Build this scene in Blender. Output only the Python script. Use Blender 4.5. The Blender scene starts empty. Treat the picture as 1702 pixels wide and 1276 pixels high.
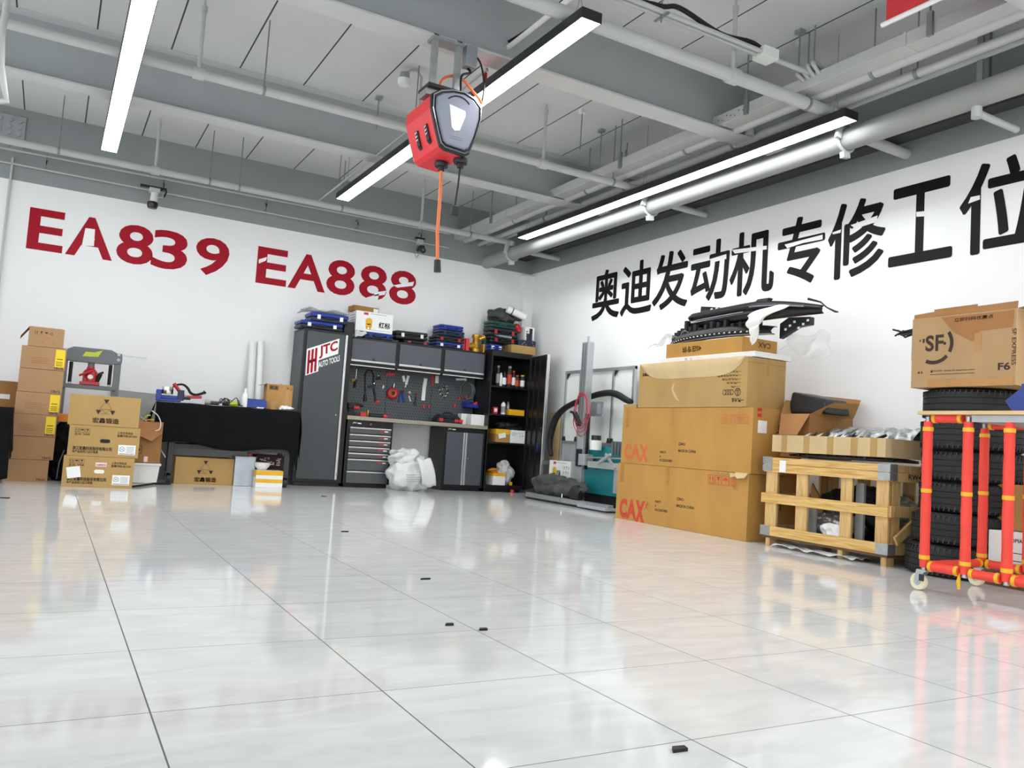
import bpy, bmesh, math, random
from mathutils import Vector, Matrix
R = random.Random(7)
PI = math.pi
SC = bpy.context.scene
COL = SC.collection

# ---------------------------------------------------------------- camera, world, exposure
W, H, FPX = 1702, 1276, 1367.875
CAM = Vector((-0.1432, -0.5172, 0.7132))
YAW, PITCH, ROLL = 0.5102, 0.0719, 0.0661
_f = Vector((math.sin(YAW) * math.cos(PITCH), math.cos(YAW) * math.cos(PITCH), math.sin(PITCH)))
_r = Vector((math.cos(YAW), -math.sin(YAW), 0))
_u = _r.cross(_f)
_r2 = math.cos(ROLL) * _r + math.sin(ROLL) * _u
_u2 = -math.sin(ROLL) * _r + math.cos(ROLL) * _u
cd = bpy.data.cameras.new('camera')
cam = bpy.data.objects.new('camera', cd)
COL.objects.link(cam)
cd.sensor_width = 36
cd.lens = FPX / W * 36
cd.clip_start = 0.05
cam.matrix_world = Matrix(((_r2.x, _u2.x, -_f.x, CAM.x), (_r2.y, _u2.y, -_f.y, CAM.y), (_r2.z, _u2.z, -_f.z, CAM.z), (0, 0, 0, 1)))
SC.camera = cam

world = bpy.data.worlds.new('daylight')
SC.world = world
world.use_nodes = True
world.node_tree.nodes['Background'].inputs[0].default_value = (0.95, 0.98, 1.0, 1)
world.node_tree.nodes['Background'].inputs[1].default_value = 1.25
SC.view_settings.view_transform = 'Standard'
SC.view_settings.look = 'None'
SC.view_settings.gamma = 1
SC.view_settings.exposure = 1.02
LAMP = 14.5         # strength of the ceiling lamps


# ---------------------------------------------------------------- measuring: a pixel of the photo on a real plane
def ray(px, py):
    x, y = (px - W / 2) / FPX, -(py - H / 2) / FPX
    return _r2 * x + _u2 * y + _f


def on(ax, px, py, v):
    d = ray(px, py)
    return CAM + d * ((v - CAM[ax]) / d[ax])


def FX(px, py, v): return on(0, px, py, v)
def FY(px, py, v): return on(1, px, py, v)
def FZ(px, py, v=0.0): return on(2, px, py, v)


# ---------------------------------------------------------------- materials
def lin(h):
    if isinstance(h, str):
        h = h.lstrip('#')
        c = [int(h[i:i + 2], 16) / 255 for i in (0, 2, 4)]
    else:
        c = list(h)
    return [x / 12.92 if x <= .04045 else ((x + .055) / 1.055) ** 2.4 for x in c]


MATS = {}


def mat(name, col, rough=.5, metal=0., var=.08, scale=8., bump=0., stretch=(1, 1, 1), spec=.5, trans=0., emit=0., alpha=1., coat=0.):
    if name in MATS:
        return MATS[name]
    m = bpy.data.materials.new(name)
    m.use_nodes = True
    nt = m.node_tree
    b = nt.nodes['Principled BSDF']
    c = lin(col)
    b.inputs['Roughness'].default_value = rough
    b.inputs['Metallic'].default_value = metal
    b.inputs['Specular IOR Level'].default_value = spec
    b.inputs['Transmission Weight'].default_value = trans
    b.inputs['Alpha'].default_value = alpha
    b.inputs['Coat Weight'].default_value = coat
    b.inputs['Base Color'].default_value = (*c, 1)
    if emit:
        b.inputs['Emission Color'].default_value = (*c, 1)
        b.inputs['Emission Strength'].default_value = emit
    if var or bump:
        tc = nt.nodes.new('ShaderNodeTexCoord')
        mp = nt.nodes.new('ShaderNodeMapping')
        mp.inputs['Scale'].default_value = stretch
        nz = nt.nodes.new('ShaderNodeTexNoise')
        nz.inputs['Scale'].default_value = scale
        nz.inputs['Detail'].default_value = 5
        nt.links.new(tc.outputs['Object'], mp.inputs['Vector'])
        nt.links.new(mp.outputs['Vector'], nz.inputs['Vector'])
        if var:
            rp = nt.nodes.new('ShaderNodeValToRGB')
            rp.color_ramp.elements[0].position = .3
            rp.color_ramp.elements[1].position = .7
            rp.color_ramp.elements[0].color = (*[x * (1 - var) for x in c], 1)
            rp.color_ramp.elements[1].color = (*[min(1, x * (1 + var)) for x in c], 1)
            nt.links.new(nz.outputs['Fac'], rp.inputs['Fac'])
            nt.links.new(rp.outputs['Color'], b.inputs['Base Color'])
        if bump:
            bp = nt.nodes.new('ShaderNodeBump')
            bp.inputs['Strength'].default_value = bump
            bp.inputs['Distance'].default_value = .02
            nt.links.new(nz.outputs['Fac'], bp.inputs['Height'])
            nt.links.new(bp.outputs['Normal'], b.inputs['Normal'])
    MATS[name] = m
    return m


class N:                                            # small helper to write node maths
    def __init__(s, m):
        s.nt = m.node_tree

    def new(s, t, **k):
        n = s.nt.nodes.new(t)
        for a, v in k.items():
            setattr(n, a, v)
        return n

    def link(s, a, b):
        s.nt.links.new(a, b)

    def math(s, op, a, b=None):
        n = s.nt.nodes.new('ShaderNodeMath')
        n.operation = op
        for i, v in enumerate((a, b)):
            if v is None:
                continue
            if isinstance(v, (int, float)):
                n.inputs[i].default_value = v
            else:
                s.nt.links.new(v, n.inputs[i])
        return n.outputs[0]


def floor_mat():
    m = mat('polished_tile', '#cfd0cf', .075, var=0, spec=.32)
    b = m.node_tree.nodes['Principled BSDF']
    n = N(m)
    tc = n.new('ShaderNodeTexCoord')
    sp = n.new('ShaderNodeSeparateXYZ')
    n.link(tc.outputs['Object'], sp.inputs[0])
    tx = n.math('DIVIDE', n.math('SUBTRACT', sp.outputs[0], .6 * .2386), .6)
    ty = n.math('DIVIDE', n.math('SUBTRACT', sp.outputs[1], .6 * .8218), .6)
    fx = n.math('ABSOLUTE', n.math('SUBTRACT', n.math('FRACT', n.math('ADD', tx, .5)), .5))
    fy = n.math('ABSOLUTE', n.math('SUBTRACT', n.math('FRACT', n.math('ADD', ty, .5)), .5))
    gx = n.math('LESS_THAN', fx, .0034)
    gy = n.math('LESS_THAN', fy, .0026)
    g = n.math('MAXIMUM', gx, gy)
    cv = n.new('ShaderNodeCombineXYZ')
    n.link(n.math('FLOOR', tx), cv.inputs[0])
    n.link(n.math('FLOOR', ty), cv.inputs[1])
    wn = n.new('ShaderNodeTexWhiteNoise', noise_dimensions='3D')
    n.link(cv.outputs[0], wn.inputs['Vector'])
    off = n.new('ShaderNodeVectorMath', operation='MULTIPLY_ADD')      # every tile has veins of its own
    n.link(wn.outputs['Color'], off.inputs[0])
    off.inputs[1].default_value = (9, 9, 9)
    n.link(tc.outputs['Object'], off.inputs[2])
    mp = n.new('ShaderNodeMapping')
    mp.inputs['Scale'].default_value = (.8, 2.6, 1)
    mp.inputs['Rotation'].default_value = (0, 0, -.35)
    n.link(off.outputs[0], mp.inputs[0])
    nz = n.new('ShaderNodeTexNoise')
    nz.inputs['Scale'].default_value = 4.5
    nz.inputs['Detail'].default_value = 7
    nz.inputs['Distortion'].default_value = .9
    n.link(mp.outputs[0], nz.inputs['Vector'])
    rp = n.new('ShaderNodeValToRGB')
    rp.color_ramp.elements[0].position = .3
    rp.color_ramp.elements[1].position = .62
    rp.color_ramp.elements[0].color = (*lin('#d8d9d8'), 1)
    rp.color_ramp.elements[1].color = (*lin('#e4e5e3'), 1)
    n.link(nz.outputs['Fac'], rp.inputs[0])
    mx = n.new('ShaderNodeMix', data_type='RGBA')
    n.link(g, mx.inputs['Factor'])
    n.link(rp.outputs[0], mx.inputs['A'])
    mx.inputs['B'].default_value = (*lin('#5e5f5e'), 1)
    n.link(mx.outputs['Result'], b.inputs['Base Color'])
    n.link(n.math('ADD', n.math('MULTIPLY', g, .5), .07), b.inputs['Roughness'])
    return m


def ceiling_mat():
    m = mat('ceiling_slab', '#c2c4c4', .8, var=0)
    b = m.node_tree.nodes['Principled BSDF']
    n = N(m)
    tc = n.new('ShaderNodeTexCoord')
    sp = n.new('ShaderNodeSeparateXYZ')
    n.link(tc.outputs['Object'], sp.inputs[0])
    t = n.math('DIVIDE', n.math('ADD', sp.outputs[0], .07), .6275)
    d = n.math('ABSOLUTE', n.math('SUBTRACT', n.math('FRACT', n.math('ADD', t, .5)), .5))
    g = n.math('LESS_THAN', d, .011)
    nz = n.new('ShaderNodeTexNoise')
    nz.inputs['Scale'].default_value = 2
    n.link(tc.outputs['Object'], nz.inputs['Vector'])
    rp = n.new('ShaderNodeValToRGB')
    rp.color_ramp.elements[0].color = (*lin('#cbcdcd'), 1)
    rp.color_ramp.elements[1].color = (*lin('#d6d8d8'), 1)
    n.link(nz.outputs['Fac'], rp.inputs[0])
    mx = n.new('ShaderNodeMix', data_type='RGBA')
    n.link(g, mx.inputs['Factor'])
    n.link(rp.outputs[0], mx.inputs['A'])
    mx.inputs['B'].default_value = (*lin('#3c3e3e'), 1)
    n.link(mx.outputs['Result'], b.inputs['Base Color'])
    return m


def cardboard(name, col, dark=.1):
    m = mat(name, col, .75, var=dark, scale=3.5, bump=.06, stretch=(1, 1, .5), spec=.25)
    return m


def wood_mat(name, a, c, stretch):
    m = mat(name, a, .6, var=0)
    b = m.node_tree.nodes['Principled BSDF']
    n = N(m)
    tc = n.new('ShaderNodeTexCoord')
    mp = n.new('ShaderNodeMapping')
    mp.inputs['Scale'].default_value = stretch
    n.link(tc.outputs['Object'], mp.inputs[0])
    nz = n.new('ShaderNodeTexNoise')
    nz.inputs['Scale'].default_value = 6
    nz.inputs['Detail'].default_value = 8
    nz.inputs['Distortion'].default_value = 1.2
    n.link(mp.outputs[0], nz.inputs['Vector'])
    rp = n.new('ShaderNodeValToRGB')
    rp.color_ramp.elements[0].position = .35
    rp.color_ramp.elements[1].position = .62
    rp.color_ramp.elements[0].color = (*lin(c), 1)
    rp.color_ramp.elements[1].color = (*lin(a), 1)
    n.link(nz.outputs['Fac'], rp.inputs[0])
    n.link(rp.outputs[0], b.inputs['Base Color'])
    return m


def pegboard_mat():
    m = mat('perforated_steel', '#4c5155', .45, var=0, metal=.1)
    b = m.node_tree.nodes['Principled BSDF']
    n = N(m)
    tc = n.new('ShaderNodeTexCoord')
    sp = n.new('ShaderNodeSeparateXYZ')
    n.link(tc.outputs['Object'], sp.inputs[0])
    P = .04
    row = n.math('DIVIDE', sp.outputs[2], P)
    sh = n.math('MULTIPLY', n.math('MODULO', n.math('FLOOR', row), 2.0), .5)
    u = n.math('SUBTRACT', n.math('FRACT', n.math('ADD', n.math('DIVIDE', sp.outputs[0], P), sh)), .5)
    v = n.math('SUBTRACT', n.math('FRACT', row), .5)
    r = n.math('SQRT', n.math('ADD', n.math('MULTIPLY', u, u), n.math('MULTIPLY', v, v)))
    g = n.math('LESS_THAN', r, .19)
    mx = n.new('ShaderNodeMix', data_type='RGBA')
    n.link(g, mx.inputs['Factor'])
    mx.inputs['A'].default_value = (*lin('#51575b'), 1)
    mx.inputs['B'].default_value = (*lin('#131516'), 1)
    n.link(mx.outputs['Result'], b.inputs['Base Color'])
    return m


def foil_mat():
    m = mat('quilted_foil', '#b9bcbd', .32, metal=.85, var=.35, scale=14, bump=.9, stretch=(1, 1, 2.5))
    return m


M = {}


def K(key, *a, **k):
    M[key] = mat(key, *a, **k)


K('white_wall', '#f0f1f1', .55, var=.012, scale=1.2)
K('grey_paint', '#929898', .6, var=.03, scale=2)
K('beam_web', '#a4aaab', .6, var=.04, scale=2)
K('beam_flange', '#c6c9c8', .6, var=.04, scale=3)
K('pipe_paint', '#babdbb', .45, var=.05, scale=4)
K('duct_paint', '#979a97', .6, var=.04, scale=3)
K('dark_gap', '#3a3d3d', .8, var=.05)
K('galvanised', '#a9adae', .35, metal=.7, var=.12, scale=20)
K('rod_steel', '#8b8f8f', .45, metal=.5, var=.1)
K('black_metal', '#1b1d20', .42, var=.08)
K('locker_black', '#0d0e10', .4, var=.06)
K('locker_grey', '#484e51', .42, metal=.25, var=.03, scale=2)
K('cabinet_grey', '#565a61', .42, metal=.25, var=.03, scale=2)
K('drawer_grey', '#595d61', .4, metal=.3, var=.03, scale=2)
K('brushed_steel', '#d6d8d9', .28, metal=.85, var=.04, stretch=(1, 1, 8))
K('steel_top', '#a8a293', .4, metal=.5, var=.06)
K('chrome', '#dddfe0', .12, metal=1, var=0)
K('white_paint', '#eeeeec', .5, var=.02)
K('white_vinyl', '#f1f2f1', .35, var=0)
K('red_vinyl', '#a20822', .5, spec=.2, var=.03, scale=3)
K('black_vinyl', '#08080a', .5, spec=.2, var=.04)
K('print_dark', '#37261b', .7, var=0)
K('print_black', '#1d1a19', .7, var=0)
K('print_red', '#c4452d', .7, var=.1, scale=30)
K('print_faded', '#c86a3a', .7, var=.1, scale=30)
K('label_white', '#eeefee', .5, var=.02)
K('label_yellow', '#f2d320', .5, var=.03)
K('label_pink', '#f0d5da', .5, var=.03)
K('ink_grey', '#8f9396', .6, var=0)
K('red_plastic', '#cf3238', .35, var=.05)
K('cream_rubber', '#e6dfc0', .5, var=.05)
K('table_frame', '#3b3939', .5, metal=.2, var=.06)
K('pink_hose', '#b8404c', .45, var=.1)
K('red_foam', '#ee4536', .55, var=.06, scale=6)
K('yellow_tape', '#eab422', .45, var=.06)
K('reel_red', '#dc2f38', .38, var=.04)
K('reel_cover', '#7d8191', .42, var=.05)
K('black_rubber', '#0b0b0d', .6, var=.15, scale=12)
K('gloss_black', '#08080a', .28, var=.05)
K('tyre_rubber', '#131516', .62, var=.18, scale=10, bump=.15)
K('orange_hose', '#e2753c', .45, var=.06)
K('black_cloth', '#07080b', .85, var=.3, scale=4, bump=.35, spec=.2)
K('dark_fabric', '#4c4e4b', .85, var=.15, scale=9, bump=.3, spec=.2)
K('blue_plastic', '#16338a', .35, var=.07)
K('navy_plastic', '#1a2440', .45, var=.08)
K('dark_plastic', '#17191b', .45, var=.08)
K('green_plastic', '#1d4a44', .5, var=.1)
K('teal_paint', '#1f7a80', .4, var=.08)
K('aluminium', '#b9bdbf', .35, metal=.75, var=.06, stretch=(1, 1, .2))
K('aluminium_matt', '#b4b8ba', .5, metal=.35, var=.06)
K('white_panel', '#e3e7e2', .4, var=.02)
K('tin', '#a3abb2', .3, metal=.7, var=.1)
K('gold', '#c79a35', .3, metal=.6, var=.12)
K('sack_plastic', '#d9dbdb', .5, var=.06, scale=5, bump=.5)
K('film', '#e8eaea', .25, var=.04, bump=.5, scale=14, alpha=.62)
K('film_thin', '#eef0f0', .25, var=.04, bump=.5, scale=10, alpha=.28)
K('foam_white', '#e9e9e4', .8, var=.04, bump=.2)
K('board', '#d8b98a', .6, var=.08)
K('grey_tape', '#8b8d8b', .6, var=.06)
K('beige_sheet', '#bdb6a8', .7, var=.07)
K('concrete_grey', '#9a9b98', .7, var=.1)
K('press_grey', '#6d7174', .45, metal=.3, var=.06)
K('jack_red', '#b81f2c', .3, var=.06)
K('lime', '#c6d33b', .5, var=.08)
K('orange_plastic', '#e08a2c', .5, var=.06)
K('brown_wood', '#6b4c33', .6, var=.15)
M['carton_a'] = cardboard('carton_a', '#b98c4a')
M['carton_b'] = cardboard('carton_b', '#aa8662', .06)
M['carton_c'] = cardboard('carton_c', '#b0854f', .06)
M['carton_d'] = cardboard('carton_d', '#9a7044', .16)
M['carton_e'] = cardboard('carton_e', '#b3925c', .08)
M['carton_f'] = cardboard('carton_f', '#b3936a', .07)
M['carton_light'] = cardboard('carton_light', '#cbb287', .08)
M['carton_flap'] = cardboard('carton_flap', '#a5764a', .08)
K('brown_tape', '#b07f3c', .3, var=.08, coat=.2)
M['floor'] = floor_mat()
M['ceiling'] = ceiling_mat()
M['pine'] = wood_mat('pine', '#e2bf7a', '#c9994f', (.6, 8, 8))
M['pine_post'] = wood_mat('pine_post', '#dcbb80', '#c29a5c', (8, 8, .6))
M['peg'] = pegboard_mat()
M['foil'] = foil_mat()
M['glow'] = mat('lamp_glow', '#fbfdff', .5, var=0, emit=LAMP)


# ---------------------------------------------------------------- mesh building
class MB:
    def __init__(s):
        s.v, s.f = [], []

    def poly(s, pts):
        b = len(s.v)
        s.v += [tuple(p) for p in pts]
        s.f.append(tuple(range(b, b + len(pts))))
        return s

    def raw(s, v, f):
        b = len(s.v)
        s.v += [tuple(p) for p in v]
        s.f += [tuple(i + b for i in q) for q in f]
        return s

    def box(s, x0, x1, y0, y1, z0, z1, mx=None):
        v = [Vector(p) for p in ((x0, y0, z0), (x1, y0, z0), (x1, y1, z0), (x0, y1, z0), (x0, y0, z1), (x1, y0, z1), (x1, y1, z1), (x0, y1, z1))]
        if mx:
            v = [mx @ p for p in v]
        return s.raw(v, [(3, 2, 1, 0), (4, 5, 6, 7), (0, 1, 5, 4), (1, 2, 6, 5), (2, 3, 7, 6), (3, 0, 4, 7)])

    def bar(s, a, b, w, h, up=(0, 0, 1)):           # rectangular bar from a to b, w sideways, h along up
        a, b, up = Vector(a), Vector(b), Vector(up)
        d = (b - a).normalized()
        sd = d.cross(up)
        if sd.length < 1e-4:
            sd = d.cross(Vector((1, 0, 0)))
        sd.normalize()
        u = sd.cross(d)
        v = [p + sd * (i * w / 2) + u * (j * h / 2) for p in (a, b) for i, j in ((-1, -1), (1, -1), (1, 1), (-1, 1))]
        return s.raw(v, [(0, 1, 2, 3), (7, 6, 5, 4), (0, 4, 5, 1), (1, 5, 6, 2), (2, 6, 7, 3), (3, 7, 4, 0)])

    def cyl(s, a, b, r, r2=None, n=16, caps=True):
        a, b = Vector(a), Vector(b)
        r2 = r if r2 is None else r2
        d = (b - a).normalized()
        u = d.orthogonal().normalized()
        w = d.cross(u)
        v = []
        for p, q in ((a, r), (b, r2)):
            v += [p + (u * math.cos(2 * PI * i / n) + w * math.sin(2 * PI * i / n)) * q for i in range(n)]
        f = [(i, (i + 1) % n, n + (i + 1) % n, n + i) for i in range(n)]
        if caps:
            f += [tuple(reversed(range(n))), tuple(range(n, 2 * n))]
        return s.raw(v, f)

    def hose(s, pts, r, n=8, k=6):                  # tube through a smooth curve
        P = [Vector(p) for p in pts]
        rr = r if isinstance(r, (list, tuple)) else [r] * len(P)
        Q, S = [], []
        for i in range(len(P) - 1):
            a, b, c, d = P[max(i - 1, 0)], P[i], P[i + 1], P[min(i + 2, len(P) - 1)]
            for j in range(k):
                t = j / k
                Q.append(.5 * (2 * b + (c - a) * t + (2 * a - 5 * b + 4 * c - d) * t * t + (3 * b - a - 3 * c + d) * t * t * t))
                S.append(rr[i] * (1 - t) + rr[i + 1] * t)
        return s.tube(Q + [P[-1]], S + [rr[-1]], n)

    def tube(s, pts, r, n=8, closed=False, caps=True):
        P = [Vector(p) for p in pts]
        m = len(P)
        rr = r if isinstance(r, (list, tuple)) else [r] * m
        v, f = [], []
        u = None
        for i in range(m):
            t = (P[(i + 1) % m] - P[i - 1]) if closed else (P[min(i + 1, m - 1)] - P[max(i - 1, 0)])
            t.normalize()
            u = t.orthogonal() if u is None else u - t * u.dot(t)
            u.normalize()
            w = t.cross(u)
            v += [P[i] + (u * math.cos(2 * PI * k / n) + w * math.sin(2 * PI * k / n)) * rr[i] for k in range(n)]
        for i in range(m if closed else m - 1):
            a, b = i * n, ((i + 1) % m) * n
            f += [(a + k, a + (k + 1) % n, b + (k + 1) % n, b + k) for k in range(n)]
        if caps and not closed:
            f += [tuple(reversed(range(n))), tuple(range((m - 1) * n, m * n))]
        return s.raw(v, f)

    def lathe(s, prof, c=(0, 0, 0), n=24, ax=2):    # prof: (radius, height) from bottom to top
        c = Vector(c)
        v, f = [], []
        for r, h in prof:
            for i in range(n):
                a = 2 * PI * i / n
                q = [r * math.cos(a), r * math.sin(a), h]
                q = q[-(ax + 1):] + q[:-(ax + 1)] if ax != 2 else q
                v.append(c + Vector(q))
        for j in range(len(prof) - 1):
            f += [(j * n + i, j * n + (i + 1) % n, (j + 1) * n + (i + 1) % n, (j + 1) * n + i) for i in range(n)]
        if prof[0][0] > 1e-5:
            f.append(tuple(reversed(range(n))))
        if prof[-1][0] > 1e-5:
            f.append(tuple(range((len(prof) - 1) * n, len(prof) * n)))
        return s.raw(v, f)

    def prism(s, pts, off):                         # closed polygon (3-D points) swept along off
        o = Vector(off)
        A = [Vector(p) for p in pts]
        n = len(A)
        return s.raw(A + [p + o for p in A], [tuple(range(n)), tuple(reversed(range(n, 2 * n)))] + [(i, n + i, n + (i + 1) % n, (i + 1) % n) for i in range(n)])

    def grid(s, fn, nu, nv):                        # surface fn(u,v)
        v = [fn(i / nu, j / nv) for j in range(nv + 1) for i in range(nu + 1)]
        w = nu + 1
        return s.raw(v, [(j * w + i, j * w + i + 1, (j + 1) * w + i + 1, (j + 1) * w + i) for j in range(nv) for i in range(nu)])

    def build(s, name, m, parent=None, bevel=0, smooth=0, solid=0, sub=0, loc=None, fix=True):
        me = bpy.data.meshes.new(name)
        me.from_pydata([tuple(p) for p in s.v], [], s.f)
        if fix:
            bm = bmesh.new()
            bm.from_mesh(me)
            bmesh.ops.recalc_face_normals(bm, faces=bm.faces)
            bm.to_mesh(me)
            bm.free()
        me.materials.append(M[m] if isinstance(m, str) else m)
        if smooth:
            me.shade_smooth()
            me.set_sharp_from_angle(angle=math.radians(smooth))
        o = bpy.data.objects.new(name, me)
        COL.objects.link(o)
        if parent:
            o.parent = parent
        if loc is not None:
            o.location = loc
        if solid:
            k = o.modifiers.new('solid', 'SOLIDIFY')
            k.thickness = solid
            k.offset = 0
        if sub:
            k = o.modifiers.new('sub', 'SUBSURF')
            k.levels = k.render_levels = sub
        if bevel:
            k = o.modifiers.new('bevel', 'BEVEL')
            k.width = bevel
            k.segments = 2
            k.limit_method = 'ANGLE'
            k.angle_limit = .7
        return o


def tag(o, label=None, cat=None, group=None, kind=None):
    if label: o['label'] = label
    if cat: o['category'] = cat
    if group: o['group'] = group
    if kind: o['kind'] = kind
    return o


def thing(name, label, cat, loc=(0, 0, 0), rz=0, group=None):
    o = bpy.data.objects.new(name, None)
    COL.objects.link(o)
    o.empty_display_size = .05
    o.location = loc
    o.rotation_euler = (0, 0, rz)
    return tag(o, label, cat, group)


KIDS = {}


def dup(o, parent=None):                            # a thing, its parts and their sub-parts
    c = o.copy()
    COL.objects.link(c)
    c.parent = parent
    for ch in [x for x in bpy.data.objects if x.parent == o]:
        dup(ch, c)
    return c


# ---------------------------------------------------------------- flat lettering and marks
TXT = {}


def glyphs(body, bold=0.0):
    if (body, bold) in TXT:
        return TXT[body, bold]
    cu = bpy.data.curves.new('t', 'FONT')
    cu.body = body
    cu.resolution_u = 4
    cu.offset = bold
    ob = bpy.data.objects.new('t', cu)
    COL.objects.link(ob)
    dg = bpy.context.evaluated_depsgraph_get()
    dg.update()
    me = bpy.data.meshes.new_from_object(ob.evaluated_get(dg))
    v = [(p.co.x, p.co.y) for p in me.vertices]
    f = [tuple(p.vertices) for p in me.polygons]
    bpy.data.objects.remove(ob)
    bpy.data.curves.remove(cu)
    bpy.data.meshes.remove(me)
    if not v:
        v, f = [(0, 0), (1, 0), (1, 1)], []
    x0, x1 = min(p[0] for p in v), max(p[0] for p in v)
    y0, y1 = min(p[1] for p in v), max(p[1] for p in v)
    v = [((p[0] - x0) / (x1 - x0 or 1), (p[1] - y0) / (y1 - y0 or 1)) for p in v]
    TXT[body, bold] = (v, f, (x1 - x0) / (y1 - y0 or 1))
    return TXT[body, bold]


class Ink:                                          # 2-D marks on a face: origin o, right u, up w (u x w = outward)
    def __init__(s, o, u, w, lift=.0012):
        s.o, s.u, s.w = Vector(o), Vector(u).normalized(), Vector(w).normalized()
        s.n = s.u.cross(s.w)
        s.lift = lift
        s.m = MB()

    def p(s, x, y):
        return s.o + s.u * x + s.w * y + s.n * s.lift

    def shape(s, pts):
        s.m.poly([s.p(*q) for q in pts])
        return s

    def rect(s, x0, y0, x1, y1):
        return s.shape([(x0, y0), (x1, y0), (x1, y1), (x0, y1)])

    def frame(s, x0, y0, x1, y1, t):
        return s.rect(x0, y0, x1, y0 + t).rect(x0, y1 - t, x1, y1).rect(x0, y0 + t, x0 + t, y1 - t).rect(x1 - t, y0 + t, x1, y1 - t)

    def line(s, a, b, t):
        a, b = Vector(a), Vector(b)
        d = (b - a).normalized()
        q = Vector((-d.y, d.x)) * t / 2
        return s.shape([a - q, b - q, b + q, a + q])

    def arc(s, cx, cy, r0, r1, a0=0, a1=360, n=28):
        for i in range(n):
            a, b = (math.radians(a0 + (a1 - a0) * k / n) for k in (i, i + 1))
            s.shape([(cx + r0 * math.cos(a), cy + r0 * math.sin(a)), (cx + r1 * math.cos(a), cy + r1 * math.sin(a)), (cx + r1 * math.cos(b), cy + r1 * math.sin(b)), (cx + r0 * math.cos(b), cy + r0 * math.sin(b))])
        return s

    def disc(s, cx, cy, r, n=20):
        return s.shape([(cx + r * math.cos(2 * PI * i / n), cy + r * math.sin(2 * PI * i / n)) for i in range(n)])

    def text(s, body, x, y, h, w=None, bold=0.0, slant=0.0, rot=0.0):
        if bold and any(ord(c) > 0x2e80 for c in body):          # heavy Chinese strokes: the glyphs laid several times
            e = h * min(.03, bold * 1.3)
            for dx, dy in ((-e, -e), (e, -e), (-e, e), (e, e)):
                s.text(body, x + dx, y + dy, h, w, 0., slant, rot)
            return s
        v, f, a = glyphs(body, bold)
        w = h * a if w is None else w
        c, d = math.cos(rot), math.sin(rot)
        q = []
        for p in v:
            X, Y = p[0] * w + slant * p[1] * h, p[1] * h
            q.append(s.p(x + X * c - Y * d, y + X * d + Y * c))
        s.m.raw(q, f)
        return s

    def build(s, name, m, parent):
        return s.m.build(name, m, parent, fix=False)

# ================================================================ ROOM
XR, YB, ZC, ZW = 6.23, 10.5, 4.2, 3.36
tag(MB().box(-7, XR + .2, -9, YB + .2, -.1, 0).build('floor', 'floor'), 'pale polished tile floor with thin dark joints', kind='structure')
tag(MB().box(-7, XR + .2, -9, YB + .2, ZC, ZC + .15).build('ceiling', 'ceiling'), 'grey slab ceiling with dark panel seams', kind='structure')


def wall(name, lo, hi, label):
    o = MB().box(*lo).build(name, 'white_wall')
    u = MB().box(*hi).build('upper_wall', 'grey_paint', o)
    tag(u, 'grey painted upper band')
    return tag(o, label, kind='structure')


wall('wall_back', (-7, XR, YB, YB + .2, 0, ZW), (-7, XR, YB, YB + .2, ZW, ZC), 'white back wall below a grey upper band')
wall('wall_right', (XR, XR + .2, -9, YB + .2, 0, ZW), (XR, XR + .2, -9, YB + .2, ZW, ZC), 'white right wall below a grey upper band')
tag(MB().box(XR - .17, XR, YB - .12, YB, 0, ZW - .05).build('trim_1', 'white_wall', bevel=.004), 'boxed white column in the room corner', kind='structure')
a = FY(17, 300, YB - .01)
tag(MB().box(a.x - .012, a.x + .012, YB - .03, YB, 0, ZW + .25).build('trim_2', 'pipe_paint', bevel=.003), 'thin pale trunking running up the left end of the back wall', kind='structure')

for i, (y, zf) in enumerate(((7.82, 3.65), (5.03, 3.65), (2.24, 3.65), (-.55, 3.65), (-3.34, 3.65))):
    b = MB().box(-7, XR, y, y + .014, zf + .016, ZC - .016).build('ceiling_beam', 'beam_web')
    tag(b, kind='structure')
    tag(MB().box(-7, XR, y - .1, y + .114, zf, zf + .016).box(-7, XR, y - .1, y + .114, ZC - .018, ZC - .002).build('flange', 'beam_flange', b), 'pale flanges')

# bolted plate on the back wall, far left
t = thing('splice_plate', 'bolted grey steel plate on the upper wall, far left under the ceiling', 'steel plate', (-.8, YB, 3.65))
MB().box(-.42, .13, -.02, 0, .03, .45).build('plate', 'beam_web', t)
for r in range(5):
    for c in range(3):
        MB().lathe([(.026, 0), (.026, .02), (.0, .02)], (-.13 + c * .1, -.04, .09 + r * .075), 6, 1).build('bolt_head', 'beam_web', t)


def ceiling_rod(m, x, y, z, r=.006):
    return m.cyl((x, y, z), (x, y, ZC), r, n=8)


def pipe_run(label, y, z, x0, x1, r, thick, thin, caps=True):
    t = thing('sprinkler_pipe', label, 'pipe', (0, y, z), 0, None)
    MB().cyl((x0, 0, 0), (x1, 0, 0), r, n=24).build('pipe', 'pipe_paint', t, smooth=40)
    for x in thick:
        MB().cyl((x - .045, 0, 0), (x + .045, 0, 0), r + .012, n=24).build('coupling', 'pipe_paint', t, smooth=40)
        h = MB().cyl((x, 0, r), (x, 0, ZC - z - .09), .017, n=12).cyl((x, 0, ZC - z - .1), (x, 0, ZC - z - .05), .024, n=12).cyl((x, 0, ZC - z - .05), (x, 0, ZC - z), .009, n=8)
        h.build('hanger_pipe', 'pipe_paint', t, smooth=40)
    for x in thin:
        MB().cyl((x, 0, r), (x, 0, ZC - z), .006, n=8).cyl((x - .012, 0, 0), (x + .012, 0, 0), r + .006, n=20).build('hanger_rod', 'rod_steel', t, smooth=40)
    return t


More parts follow.
